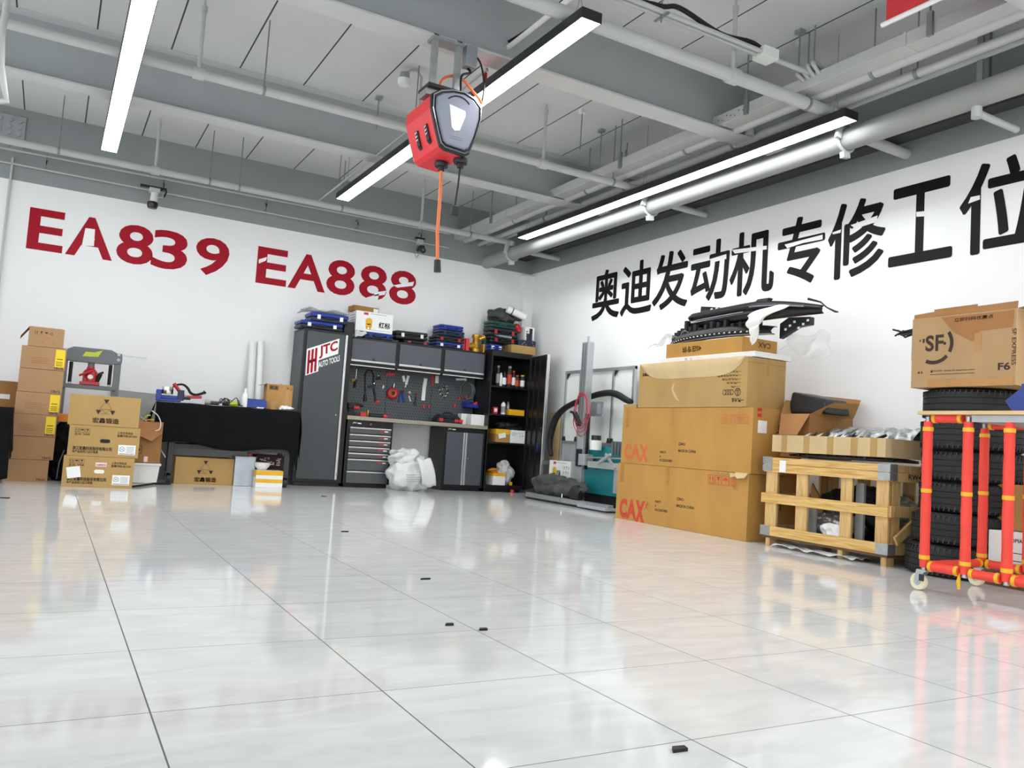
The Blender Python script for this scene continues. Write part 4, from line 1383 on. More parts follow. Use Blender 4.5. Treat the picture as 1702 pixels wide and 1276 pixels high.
t = carton('crumpled brown carton on a white tub behind the wheel cartons', FY(251, 740, 9.45).x - .06, 9.62, .23, .33, .28, .46, 'carton_d', .05, seam=False)
MB().prism([(-.165, -.14, .46), (.165, -.14, .44), (.15, -.2, .33), (.05, -.19, .24), (-.09, -.19, .3)], (0, -.004, .003)).build('torn_flap', 'carton_flap', t)
front(.33, .28, .03, .1).frame(0, 0, .1, .09, .004).rect(.03, .02, .05, .06).rect(.055, .03, .08, .06).build('printing', 'print_black', t)
front(.33, .28, .16, .0).rect(0, .01, .04, .07).build('tag', 'label_pink', t)
t = thing('white_tub', 'white plastic tub on the floor under the crumpled brown carton', 'tub', (FY(249, 790, 9.45).x - .09, 9.62, 0))
MB().prism([(-.17, -.14, 0), (.17, -.14, 0), (.19, -.15, .22), (-.19, -.15, .22)], (0, .3, 0)).build('tub_body', 'white_paint', t, bevel=.02)
MB().box(-.2, .2, -.16, .17, .2, .226).build('rim', 'white_paint', t, bevel=.006)
a = [FY(p, q, 9.55) for p, q in ((233, 692), (241, 698), (252, 710), (258, 725), (268, 748), (275, 760))]
tag(MB().hose(a, .006, 6).build('pale_cable', 'beige_sheet', smooth=60), 'pale cable hanging over the crumpled brown carton', 'cable')
a = [FY(p, q, 9.5) for p, q in ((250, 690), (263, 692), (268, 705), (264, 716), (268, 705))]
tag(MB().hose([FY(p, q, 9.45) for p, q in ((252, 682), (262, 690), (267, 702), (265, 713), (258, 716))], .006, 6).build('white_cable', 'white_paint', smooth=60), 'white cable loop hanging at the left end of the worktable', 'cable')
a = FY(236, 696, 9.6)
t = thing('cable_bundle', 'green and yellow wires sticking out of the crumpled brown carton', 'wires', (a.x, 9.6, .69))
for i, (dx, dz, mm) in enumerate(((-.06, .02, 'lime'), (.08, .07, 'lime'), (.05, .0, 'black_rubber'), (.12, .02, 'yellow_tape'))):
    MB().hose([(0, 0, -.02), (dx * .5, -.03, dz * .8), (dx, -.05, dz)], .008, 6).build('wire', mm, t, smooth=60)
a = [FZ(p, q, .015) for p, q in ((218, 808), (235, 806), (255, 803), (272, 797))]
tag(MB().tube([(p.x, min(p.y, 9.42) - .02, .013) for p in a], .012, 8).build('floor_cable', 'black_rubber', smooth=60), 'black cable on the floor in front of the white tub', 'cable')

# worktable
ta = -.1
TC = Vector((1.80, 9.85, 0))
ex, ey = Vector((math.cos(ta), math.sin(ta), 0)), Vector((-math.sin(ta), math.cos(ta), 0))
t = thing('worktable', 'dark wheeled worktable against the back wall, draped in black cloth', 'table', TC, ta)
TT = .92
MB().box(-.83, .72, -.33, .33, TT - .04, TT).build('tabletop', 'black_metal', t, bevel=.004)
for sx in (-.65, .65):
    for sy in (-.28, .28):
        MB().box(sx - .03, sx + .03, sy - .03, sy + .03, .13, TT - .04).build('leg', 'table_frame', t, bevel=.004)
        c = MB().box(sx - .045, sx + .045, sy - .045, sy + .045, .122, .132).build('caster', 'black_metal', t)
        MB().box(sx - .032, sx - .024, sy - .03, sy + .03, .04, .122).box(sx + .024, sx + .032, sy - .03, sy + .03, .04, .122).build('fork', 'black_metal', c)
        MB().lathe([(.02, -.02), (.052, -.02), (.056, -.012), (.056, .012), (.052, .02), (.02, .02)], (sx, sy, .056), 24, 0).build('wheel', 'dark_plastic', c, smooth=40)
        MB().cyl((sx - .022, sy, .056), (sx + .022, sy, .056), .024).build('hub', 'galvanised', c, smooth=40)
MB().box(-.65, .65, -.305, -.255, .41, .46).build('front_rail', 'table_frame', t, bevel=.003)
MB().box(-.65, .65, .255, .305, .41, .46).build('back_rail', 'table_frame', t, bevel=.003)
MB().box(-.62, .62, -.25, .25, .42, .44).build('shelf', 'black_metal', t)
Ink((.2, -.306, .45), (1, 0, 0), (0, 0, 1)).rect(0, 0, .09, .045).build('grey_sticker', 'tin', t)


def cloth_pt(u, v):
    """u along the front from left to right, v from the back edge of the top over the front edge and down"""
    x = -.85 + u * 1.61
    lift = .006 * math.sin(u * 31) + .006 * math.sin(u * 13 + 1)
    hem = .45 - .03 * u + .03 * math.sin(u * 9)
    if u > .93:
        hem -= (u - .93) * 3.2
    if v < .45:
        return (x, .34 - v / .45 * .68, TT + .006 + .004 * math.sin(u * 19 + v * 8))
    q = (v - .45) / .55
    z = TT + .006 - q * (TT - hem)
    return (x + .02 * q * math.sin(u * 7), -.345 - .012 * q - q * (lift + .012 * math.sin(u * 24) * q), z)


c = MB().grid(cloth_pt, 70, 26).build('black_cloth', 'black_cloth', None, smooth=80, solid=.004, loc=TC)
c.rotation_euler = (0, 0, ta)
tag(c, 'black cloth draped over the wheeled worktable and down its front', 'cloth')
sd = MB().grid(lambda u, v: (.757 + .015 * math.sin(v * 5) + .05 * v * (1 - u) + .01 * math.sin(u * 14), -.35 + u * .66, TT - v * (.36 + .25 * (1 - u) * (1 - u))), 14, 14).build('side_drop', 'black_cloth', c, smooth=80, solid=.004)
sd = MB().grid(lambda u, v: (-.855 - .09 * v * (1 - u * .5), -.34 + u * .6, TT - v * (.25 + .1 * math.sin(u * 3))), 12, 12).build('side_drop', 'black_cloth', c, smooth=80, solid=.004)


def ontable(px, py, yy=0.):
    """point on the table top seen at a pixel, pulled back by yy"""
    p = FZ(px, py, TT + .012)
    return p


ZT = TT + .013
# vise
p = FY(285, 664, 9.66)
t = thing('bench_vise', 'blue vise with a steel cylinder at the left end of the worktable', 'vise', (p.x, 9.66, ZT), ta)
MB().box(-.12, .1, -.06, .06, 0, .03).build('base', 'blue_plastic', t, bevel=.006)
MB().box(-.17, -.11, -.05, .05, 0, .13).build('fixed_jaw', 'blue_plastic', t, bevel=.008)
MB().box(.06, .13, -.05, .05, .02, .14).build('moving_jaw', 'navy_plastic', t, bevel=.008)
MB().box(-.12, .14, -.035, .035, .03, .07).build('slide', 'blue_plastic', t, bevel=.006)
MB().lathe([(.06, .085), (.062, .09), (.062, .165), (.056, .17), (.0, .17)], (-.05, 0, 0), 28).build('steel_cylinder', 'chrome', t, smooth=40)
MB().cyl((.13, -.02, .05), (.2, -.03, .05), .016).cyl((.19, -.09, .04), (.19, .04, .06), .009).build('screw_handle', 'dark_plastic', t, smooth=40)
a = [FY(x, y, 9.75) for x, y in ((289, 637), (296, 648), (303, 657))]
t = thing('bolt_cutter', 'red handled bolt cutter lying on the worktable behind the blue vise', 'bolt cutter', a[1])
MB().cyl(a[0] - a[1], a[2] - a[1], .02).build('handle', 'jack_red', t, smooth=40)
b = [FY(x, y, 9.72) - a[1] for x, y in ((310, 660), (335, 660))]
MB().bar(b[0], b[1], .05, .035).build('handle', 'jack_red', t, bevel=.006)
MB().bar(a[2] - a[1], b[0], .03, .05).build('jaw', 'white_panel', t, bevel=.006)
a = [FY(x, y, 9.8) for x, y in ((284, 646), (292, 640), (304, 639), (312, 645), (317, 653), (326, 656), (338, 653), (341, 651))]
tag(MB().hose(a, [.008, .011, .013, .015, .016, .014, .016, .024], 8).build('black_hose', 'black_rubber', smooth=60), 'thick black hose arching over the red bolt cutter on the worktable', 'hose')
for i, (dx, r, lab) in enumerate(((343, .03, 'grey rolled strip on the middle of the worktable'), (352, .022, 'darker rolled strip in front of the grey one on the worktable'))):
    p = FY(dx, 660, 9.72 - i * .08)
    t = MB().cyl((0, 0, r), (.26, -.02, r), r, n=14).build('rolled_strip', 'beige_sheet' if not i else 'dark_fabric', None, smooth=40, loc=(p.x, 9.8 - i * .12, ZT))
    tag(t, lab, 'rolled strip')
t = thing('wire_tangle', 'tangle of thin black wires and plugs on the worktable left of the white bottle', 'wires', (FY(362, 668, 9.66).x, 9.64, ZT))
rr = random.Random(4)
for i in range(7):
    q = [(rr.uniform(-.05, .05), rr.uniform(-.05, .05), .012)]
    for j in range(5):
        q.append((q[-1][0] + rr.uniform(-.02, .09), q[-1][1] + rr.uniform(-.05, .05), .012 + max(0, rr.uniform(-.03, .09))))
    q.append((q[-1][0] + .03, q[-1][1], .012))
    MB().hose(q, .005, 6).build('wire', ('black_rubber', 'rod_steel', 'dark_plastic')[i % 3], t, smooth=60)
MB().box(.13, .19, -.03, .01, 0, .03).build('plug', 'gold', t, bevel=.004)
MB().box(.0, .04, -.05, -.02, 0, .02).build('plug', 'label_white', t, bevel=.004)
tag(lump('yellow_rag', None, None, (FY(390, 666, 9.6).x, 9.6, ZT), (.14, .09, .06), 'lime', 7, .3), 'bright yellow rag on the worktable next to the white bottle', 'rag')
p = FY(407, 670, 9.56)
t = thing('bottle', 'white bottle standing on the worktable between yellow rag and blue tray', 'bottle', (p.x, 9.58, ZT))
MB().lathe([(.034, 0), (.036, .01), (.036, .13), (.03, .155), (.014, .175), (.014, .2)], (0, 0, 0), 20).build('body', 'label_white', t, smooth=50)
MB().lathe([(.016, .19), (.016, .22), (0, .222)], (0, 0, 0), 16).build('cap', 'white_paint', t, smooth=40)
p = FY(428, 672, 9.55)
t = thing('parts_bin', 'blue open parts bin on the worktable beside the white bottle', 'bin', (p.x, 9.62, ZT), ta)
MB().box(-.11, .11, -.08, .08, 0, .008).box(-.11, .11, -.08, -.072, 0, .1).box(-.11, .11, .072, .08, 0, .11).box(-.11, -.102, -.08, .08, 0, .11).box(.102, .11, -.08, .08, 0, .09).build('tray', 'blue_plastic', t, bevel=.003)
MB().box(.0, .08, -.1, -.085, .0, .012).build('white_clip', 'white_paint', t)
x0, x1 = FY(445, 660, 9.62).x, FY(488, 660, 9.62).x
t = carton('open brown carton on the right end of the worktable, in front of white tubes', (x0 + x1) / 2 + .0, 9.78, ZT, x1 - x0, .3, .31, 'carton_c', ta, seam=False)
k = front(x1 - x0, .3)
k.frame(.03, .24, .08, .29, .006).frame(.085, .24, .135, .29, .006).rect(.04, .25, .07, .28).rect(.095, .25, .125, .28)
icons(k, .23, .245, .04, 'ua', False)
k.build('printing', 'print_dark', t)
w = x1 - x0
k = front(w, .3)
k.rect(.06, .0, .13, .1).rect(.22, 0, .27, .24)
k.build('tape', 'brown_tape', t)
MB().prism([(-w / 2, -.15, .31), (-w / 2, .15, .31), (-w / 2 - .07, .13, .29), (-w / 2 - .07, -.13, .28)], (0, 0, .003)).build('flap', 'carton_flap', t)
mb = MB().grid(lambda u, v: (-w / 2 + .05 + u * (w - .1), -.12 + v * .2, .3 + .035 * math.sin(u * 6) * math.sin(v * 4) + .012 * math.sin(u * 21)), 16, 10)
mb.build('packing_film', 'film', t, smooth=60, solid=.003)
lump('paper_tissue', 'crumpled white tissue on the worktable before the brown carton', 'tissue', (FY(475, 678, 9.5).x, 9.56, ZT), (.17, .1, .05), 'label_white', 5, .35, crumple=.05, csize=.04)

# two white tubes leaning on the wall
for i, (p0, p1, lab) in enumerate((((414, 690), (421, 569), 'left one of two pale tubes leaning against the wall behind the worktable'), ((428, 692), (434, 567), 'right one of two pale tubes leaning against the wall behind the worktable'))):
    a, b = FY(*p0, 10.27), FY(*p1, 10.42)
    d = (b - a)
    f = a - d * (a.z / d.z)
    t = thing('cardboard_tube', lab, 'tube', (f.x, f.y, .0), 0, 'pale tubes behind the worktable')
    MB().cyl((0, 0, .012), b - f, .045, n=24).build('tube', 'label_white' if i else 'white_panel', t, smooth=40)

# under the table
a, b = FZ(288, 806), FZ(386, 809)
a, b = FY(288, 806, 9.62), FY(386, 809, 9.62)
logo_carton('triangle logo carton standing on the floor under the worktable', (a.x + b.x) / 2, 9.62 + .22, 0, b.x - a.x, .42, .31, 0)
x0, x1 = FY(389, 790, 9.58).x, FY(424, 790, 9.58).x
t = thing('tin_can', 'square silver tin can under the worktable beside the triangle logo carton', 'tin can', ((x0 + x1) / 2, 9.58 + .12, 0))
w = x1 - x0
MB().box(-w / 2, w / 2, -.11, .11, 0, .345).build('body', 'tin', t, bevel=.012)
MB().box(-w / 2 - .003, w / 2 + .003, -.113, .113, 0, .014).build('rim', 'tin', t, bevel=.004)
MB().box(-w / 2 - .003, w / 2 + .003, -.113, .113, .335, .35).build('rim', 'tin', t, bevel=.004)
k = Ink((-w / 2, -.11, 0), (1, 0, 0), (0, 0, 1), .003)
k.frame(.05, .05, w - .05, .3, .008).build('pressed_frame', 'galvanised', t)
MB().cyl((.06, -.04, .35), (.06, -.04, .385), .028).build('cap', 'jack_red', t, smooth=40)
x0, x1 = FY(426, 795, 9.42).x, FY(471, 797, 9.42).x
w = x1 - x0
t = carton('yellow and white striped box under the right end of the worktable', (x0 + x1) / 2, 9.42 + .15, 0, w, .24, .2, 'label_white')
front(w, .24, lift=.0014).rect(0, .145, w, .2).rect(0, .055, w, .1).build('yellow_stripe', 'yellow_tape', t)
MB().box(-w / 2 - .0015, -w / 2 - .0005, -.12, .12, .12, .2).build('yellow_stripe', 'yellow_tape', t)
t = thing('bowl', 'white bowl on the yellow and white striped box', 'bowl', ((x0 + x1) / 2 - .07, 9.42 + .16, .203))
MB().lathe([(.05, 0), (.09, .05), (.1, .085), (.094, .085), (.045, .01), (0, .008)], (0, 0, 0), 28).build('bowl_body', 'white_paint', t, smooth=60)
t = carton('dark patterned carton behind the striped box under the worktable', FY(440, 770, 9.85).x + .05, 9.95, 0, .34, .3, .37, 'print_dark')
k = front(.34, .3)
rr = random.Random(2)
for i in range(26):
    x, y = rr.uniform(.02, .27), rr.uniform(.22, .33)
    k.rect(x, y, x + rr.uniform(.015, .05), y + .012)
k.build('printing', 'label_pink', t)
t = carton('flat brown carton on the shelf rail under the worktable, above the tin can', FY(415, 752, 9.7).x, 9.83, .44, .2, .3, .035, 'carton_d')

# far left: covered bench and cartons behind it
yl = 8.9
xe = FY(20, 740, yl).x
t = thing('covered_bench', 'dark bench cut by the left edge of the picture, hidden under a black cloth', 'bench', (xe - .55, yl + .3, 0))
zt2 = FY(5, 676, yl).z
MB().box(-.5, .5, -.27, .27, zt2 - .05, zt2 - .01).build('bench_top', 'black_metal', t)
for sx in (-.46, .46):
    for sy in (-.24, .24):
        MB().box(sx - .025, sx + .025, sy - .025, sy + .025, 0, zt2 - .05).build('leg', 'black_metal', t)
zh_ = FY(18, 790, yl).z
mb = MB().grid(lambda u, v: (-.55 + 1.06 * u + .03 * v * u, (.29 - v / .4 * .6) if v < .4 else (-.31 - .03 * (v - .4) - .012 * math.sin(u * 26) * (v - .4) * 1.6), zt2 if v < .4 else zt2 - (v - .4) / .6 * (zt2 - max(zh_, .05) - .12 * (1 - u) - .05 * math.sin(u * 12))), 50, 22)
cl = tag(mb.build('cloth_cover', 'black_cloth', None, smooth=80, solid=.004, loc=t.location), 'black cloth hanging over the bench at the left edge, in front of the oil cartons', 'cloth')
MB().grid(lambda u, v: (.51 + .03 * v + .01 * math.sin(u * 12), -.3 + u * .6, zt2 - v * (.4 + .1 * (1 - u))), 12, 12).build('side_drop', 'black_cloth', cl, smooth=80, solid=.004)
x1 = FY(30, 660, 9.75).x
z0 = FY(20, 692, 9.75).z
t = carton('lower carton stacked behind the covered bench, left of the oil cartons', x1 - .26, 9.95, 0, .5, .36, z0, 'carton_d')
t = carton('brown carton with a white label behind the covered bench at the left edge', x1 - .24, 9.93, z0 + .002, .45, .36, FY(20, 634, 9.75).z - z0, 'carton_d')
front(.45, .36, .3, .18).rect(0, 0, .09, .05).build('white_label', 'label_white', t)

# ================================================================ RIGHT WALL
RZ = -PI / 2                                        # fronts face the room: local x runs towards the camera


def rcarton(label, xf, yl, yr, z, d, h, m, group=None, **k):
    """carton on the right wall: front at x = xf, from yl (left) to yr (right)"""
    return carton(label, xf + d / 2, (yl + yr) / 2, z, yl - yr, d, h, m, RZ, group=group, **k)


def uv(xf, yl, z):
    return lambda px, py: (yl - FX(px, py, xf).y, FX(px, py, xf).z - z)


def runner(k, x, y, s):                             # little running figure of strokes
    k.disc(x + .55 * s, y + .9 * s, .1 * s, 10).line((x + .5 * s, y + .8 * s), (x + .4 * s, y + .45 * s), .1 * s).line((x + .2 * s, y + .65 * s), (x + .75 * s, y + .7 * s), .07 * s).line((x + .4 * s, y + .45 * s), (x + .7 * s, y + .2 * s), .08 * s).line((x + .4 * s, y + .45 * s), (x + .1 * s, y + .15 * s), .08 * s)


def cax(label, z, h, yl, yr, ink, figure, q, m):
    xf, d = 5.2, .62
    w = yl - yr
    t = rcarton(label, xf, yl, yr, z, d, h, m, 'long cartons stacked along the right wall')
    g = uv(xf, yl, z)
    (ax, ay), (bx, by) = g(*q[0]), g(*q[1])
    k = front(w, d)
    hh = by - ay
    k.text('C', ax, ay, hh, (bx - ax) * .31, bold=.06).text('A', ax + (bx - ax) * .29, ay, hh, (bx - ax) * .4, bold=.045).text('X', ax + (bx - ax) * .64, ay - hh * .12, hh * 1.12, (bx - ax) * .38, bold=.06)
    if figure:
        runner(k, bx - .01, ay + hh * .55, .09)
    k.build('red_lettering', ink, t)
    k = front(w, d)
    px, py = g(*q[2])
    k.text('PARTS', px, py, .024, bold=.025).text('&', px, py - .04, .02, bold=.02).text('ACCESSORIES', px, py - .08, .024, .19, bold=.025)
    px, py = g(*q[3])
    k.text('C/NO:', px, py, .028, .1, bold=.025).text('MADE IN CHINA', px, py - .065, .028, .25, bold=.02)
    k.build('printing', 'print_dark', t)
    k = front(w, d)
    px, py = g(*q[4])
    icons(k, px, py, .088, 'agub' if figure else 'bgua')
    k.build('transport_symbols', 'print_red' if figure else 'print_faded', t)
    for x, y0, y1, ww in ((.05, h - .2, h, .06), (w * .42, h - .17, h, .05), (w - .18, h - .15, h, .07)):
        front(w, d, lift=.001).rect(x, y0, x + ww, y1).build('tape', 'brown_tape', t)
    k = right(w, d)
    for i in range(6):
        k.arc(.36 + .05 * math.cos(i * PI / 3), h * .62 + .07 * math.sin(i * PI / 3), .018, .026, 0, 360, 10)
    k.build('side_mark', 'print_black', t)
    return t


c1 = cax('bottom long carton with vivid red lettering, standing on the floor', 0, .585, 6.6, 4.72, 'print_red', True,
         ((1029, 859), (1072, 833), (1089, 835), (1125, 831), (1177, 804)), 'carton_a')
mb = MB()
rr = random.Random(9)
pts_ = [(.56 + i * .0095, -.311, .586 - rr.uniform(0, .02) - (.03 if i > 18 else 0)) for i in range(40)]
for i in range(0, 38):                              # frayed top edge of the lower carton
    a, b = pts_[i], pts_[i + 1]
    mb.poly([(a[0] - .01, -.312, .58), (b[0] - .01, -.312, .58), (b[0] - .01, -.325, b[2]), (a[0] - .01, -.325, a[2])])
mb.build('frayed_edge', 'carton_light', c1, smooth=0, solid=.002)
MB().prism([(.78, -.31, .59), (.93, -.31, .59), (.94, -.36, .55), (.86, -.37, .54), (.8, -.34, .57)], (0, 0, -.004)).build('torn_flap', 'carton_light', c1)
c2 = cax('second long carton with faded red lettering, on top of the vivid lettered one', .587, .58, 6.56, 4.7, 'print_faded', False,
         ((1037, 762), (1078, 739), (1097, 753), (1128, 740), (1198, 704)), 'carton_a')
k = right(1.86, .62, 0, 0, .002)
k.rect(.06, .36, .17, .47).build('white_label', 'label_white', c2)
k = right(1.86, .62, 0, 0, .002)
k.rect(.05, .5, .1, .53).rect(.05, .55, .1, .58).build('red_sticker', 'red_plastic', c2)
MB().prism([(-.93, -.31, .58), (-.93, .0, .58), (-.93, .0, .66), (-.93, -.31, .62)], (.22, 0, .0)).build('corner_flap', 'carton_e', c2)

# third carton, upside down
x3, y3l, y3r, z3_ = 5.2, 6.32, 4.79, 1.17
d3 = min(FY(1307, 600, 4.79).x - 5.2, .9)
w3, h3 = y3l - y3r, .45
t = rcarton('third long carton with upside down print and four ring emblem, on the faded lettered one', x3, y3l, y3r, z3_, d3, h3, 'carton_e', 'long cartons stacked along the right wall', seam=False)
g = uv(x3, y3l, z3_)
k = front(w3, d3)
px, py = g(1201, 652)
for i in range(4):
    k.arc(px + .026 + i * .03, py, .02, .026, 0, 360, 18)
cx = px + .19
k.arc(cx, py, .03, .037, 0, 360, 22).line((cx - .02, py + .02), (cx, py - .028), .006).line((cx + .02, py + .02), (cx, py - .028), .006).line((cx - .012, py + .03), (cx, py + .005), .006).line((cx + .012, py + .03), (cx, py + .005), .006)
px, py = g(1212, 667)
k.text('一汽-大众', px + .18, py + .03, .038, .15, bold=.02, rot=PI)
a0, b0 = g(1068, 625)
k.text('注意事项', a0 + .14, b0 + .03, .034, .14, bold=.02, rot=PI)
a0, b0 = g(1180, 625)
for i in range(5):
    k.text('一汽大众汽车有限公司'[:10 - i * 2], a0 + .4, b0 + .04 - i * .034, .02, .36 - i * .06, bold=.01, rot=PI)
a0, b0 = g(1093, 614)
k.text('一汽-大众销售有限责任公司 纸 箱 专 用', a0 + .86, b0 + .0, .034, .84, bold=.01, rot=PI)
k.build('printing', 'print_dark', t)
k = front(w3, d3, lift=.002)
k.shape([(w3 * .34, .2), (w3 * .37, .25), (w3 * .36, .18), (w3 * .4, .1), (w3 * .43, .05), (w3 * .38, .09), (w3 * .35, .15)]).build('torn_patch', 'carton_light', t)
mb = MB().grid(lambda u, v: (-w3 / 2 + .02 + u * (w3 - .04), -d3 / 2 - .012 * math.sin(v * PI) - .004, h3 - .17 * v * (1 - abs(2 * u - 1) ** 6) + .004), 24, 5)
mb.build('front_flap', 'carton_light', t, smooth=60)
k = right(w3, d3)
k.rect(.0, .4, d3, .405).build('flap_crease', 'carton_d', t)
k = right(w3, d3, lift=.0014)
k.rect(d3 * .48, .3, d3 * .56, .45).build('tape', 'brown_tape', t)

tz = z3_ + h3 + .006
t = rcarton('flat white carton between the third long carton and the narrow lettered carton', 5.27, 6.1, 4.78, tz, FY(1315, 590, 4.78).x - 5.27, .05, 'label_white', seam=False)
k = right(1.32, FY(1315, 590, 4.78).x - 5.27)
k.line((.1, .02), (.2, .035), .006).build('pink_stroke', 'label_pink', t)
k = front(1.32, FY(1315, 590, 4.78).x - 5.27)
k.text('R S', .4, .01, .025, .1).build('printing', 'ink_grey', t)
tz2 = tz + .05
y4l, y4r, x4 = 6.03, 4.97, 5.3
d4 = FY(1292, 572, y4r).x - x4
t = rcarton('narrow carton with upside down writing under the black bumpers', x4, y4l, y4r, tz2, d4, .15, 'carton_a', seam=False)
k = front(y4l - y4r, d4)
k.text('4S店专供', .52, .105, .06, .27, bold=.012, rot=PI + .0)
k.build('printing', 'print_black', t)
k = right(y4l - y4r, d4)
k.text('CAX', .36, .12, .05, .16, rot=PI, bold=.01).build('faint_print', 'print_dark', t)
tz3 = tz2 + .15


# bumpers
def bumper(label, x, yl, yr, z, prof, bow, m, rise=0., name='car_bumper', taper=0.):
    """bowed strip from yl to yr; prof = (out, up) points; local x along, local -y to the room"""
    w = yl - yr
    t = thing(name, label, 'car bumper', (x, (yl + yr) / 2, z), RZ)
    n = len(prof) - 1

    def fn(u, v):
        i = min(int(v * n), n - 1)
        f = v * n - i
        o = prof[i][0] * (1 - f) + prof[i + 1][0] * f
        up = prof[i][1] * (1 - f) + prof[i + 1][1] * f
        q = (2 * u - 1)
        sc = 1 - .35 * abs(q) ** 4 if not taper else 1 - taper * max(0, q - .1) ** 1.5
        return (-w / 2 + u * w, bow * q * q - o * sc, up * sc + rise * u)
    MB().grid(fn, 40, n * 3).build('shell', m, t, smooth=35, solid=.006)
    return t, fn, w


yA, yB = FX(1097, 545, 5.36).y, FX(1262, 560, 5.36).y
t, fn, w = bumper('dark grey bumper grille lying lowest on the narrow carton', 5.42, yA, yB, tz3 + .006, [(.04, 0), (.1, .005), (.12, .04), (.1, .07), (.06, .1), (.0, .11)], .16, 'tyre_rubber', .03)
rr = random.Random(5)
for i in range(16):
    u = .04 + i * .058
    x, y, z = fn(u, .75)
    hgt = .13 if i in (4,) else rr.uniform(.025, .07)
    MB().box(x - .018, x + .018, y - .01, y + .04, z - .02, z + hgt).build('mounting_tab', 'tyre_rubber', t, bevel=.004)
for i in range(22):
    u = .06 + i * .04
    x, y, z = fn(u, .33)
    MB().box(x - .008, x + .012, y - .006, y + .004, z - .004, z + .012).build('clip', 'label_white', t)
MB().grid(lambda u, v: (fn(u, .1)[0], fn(u, .1)[1] - .01 - .03 * v, -.004 + .006 * v + .03 * u), 30, 3).build('lip', 'tin', t, smooth=60, solid=.006)
MB().prism([(w * .1, .0, .12), (w * .4, -.02, .14), (w * .45, .0, .2), (w * .2, .05, .2)], (0, .1, 0)).build('bracket', 'tyre_rubber', t, bevel=.01)

yC, yD = FX(1143, 525, 5.4).y, FX(1352, 525, 5.4).y
zu = tz3 + .135
t, fn, w = bumper('long glossy black bumper lying on top of the bumper grille', 5.52, yC, yD, zu, [(.08, 0), (.13, .03), (.15, .07), (.13, .11), (.15, .135), (.1, .18), (.02, .19)], .035, 'gloss_black', .03, taper=.75)
for i, (u0, u1, v) in enumerate(((.08, .5, .42), (.55, .9, .62))):
    MB().tube([Vector(fn(u0 + (u1 - u0) * q / 8, v)) + Vector((0, -.006, 0)) for q in range(9)], .006, 6).build('styling_line', 'reel_cover', t, smooth=60)
MB().prism([(-w / 2 + .02, .02, .16), (-w / 2 + .45, .0, .18), (-w / 2 + .4, .0, .21), (-w / 2 + .15, .0, .25), (-w / 2 + .03, .02, .27)], (0, .03, 0)).build('end_bracket', 'black_metal', t, bevel=.006)
for i in range(3):
    MB().box(-w / 2 + .2 + i * .07, -w / 2 + .23 + i * .07, -.004, .0, .19, .225).build('slot', 'white_panel', t)
MB().prism([(-.05, -.02, .18), (.18, -.04, .19), (.2, -.03, .235), (.05, -.02, .24)], (0, .06, 0)).build('sensor_holder', 'tyre_rubber', t, bevel=.008)
MB().tube([(w / 2 - .22, .06, .19), (w / 2 - .1, .08, .15), (w / 2 - .05, .1, .1), (w / 2 + .02, .12, .06), (w / 2 + .06, .11, .05)], [.012, .008, .006, .01, .006], 6).build('end_hook', 'black_metal', t, smooth=60)
yE, yF = FX(1280, 545, 5.5).y, FX(1330, 540, 5.5).y
t = thing('metal_bracket', 'perforated black bracket under the right end of the glossy bumper', 'bracket', (5.62, (yE + yF) / 2, tz3 + .003), RZ)
w = yE - yF
MB().prism([(-w / 2, 0, .0), (w / 2 - .14, 0, .09), (w / 2, 0, .1), (w / 2, 0, .17), (w / 2 - .1, 0, .18), (-w / 2 + .1, 0, .19), (-w / 2, 0, .14)], (0, .06, 0)).build('plate', 'black_metal', t, bevel=.006)
for i in range(6):
    MB().box(-w / 2 + .06 + i * .05, -w / 2 + .085 + i * .05, -.003, .0, .07 + (i % 3) * .03, .09 + (i % 3) * .03).build('hole', 'white_panel', t)


def film_sheet(label, fn, nu, nv, loc, m='film', rz=RZ):
    o = MB().grid(fn, nu, nv).build('plastic_film', m, None, smooth=80, solid=.003, loc=loc)
    o.rotation_euler = (0, 0, rz)
    return tag(o, label, 'plastic film')


p = FX(1262, 545, 5.25)
film_sheet('white foam sheet draped over the middle of the bumpers and the narrow carton', lambda u, v: (-.22 + .5 * u * (1 - .8 * v) + .12 * v * (1 - u) + .02 * math.sin(v * 9), -.02 * math.sin(u * 9) - .04 * v + .02 * math.cos(v * 8), .14 + .06 * math.sin(u * 2.4) - .34 * v * (1 - abs(u - .45) * .9)), 18, 22, (5.3, p.y, p.z), 'foam_white')
p = FX(1125, 550, 5.45)
film_sheet('clear plastic film spilling over the left end of the bumper stack', lambda u, v: (-.4 + u * .75 + .04 * math.sin(v * 7), -.12 + .3 * v + .03 * math.sin(u * 13), .02 + .07 * math.sin(u * 3 + v) + .03 * math.sin(u * 17 + v * 9) - .1 * (1 - u) * (1 - v)), 30, 16, (5.5, p.y, tz3 + .06), 'film_thin')
p = FX(1290, 560, 5.5)
film_sheet('clear plastic film hanging behind the right end of the bumper stack', lambda u, v: (-.1 + u * .5 + .02 * math.sin(v * 11), .1 + .03 * math.sin(u * 12 + v * 4), .06 - v * .26 * (.5 + .5 * u) + .02 * math.sin(u * 9)), 20, 16, (5.6, p.y, p.z - .02), 'film_thin')

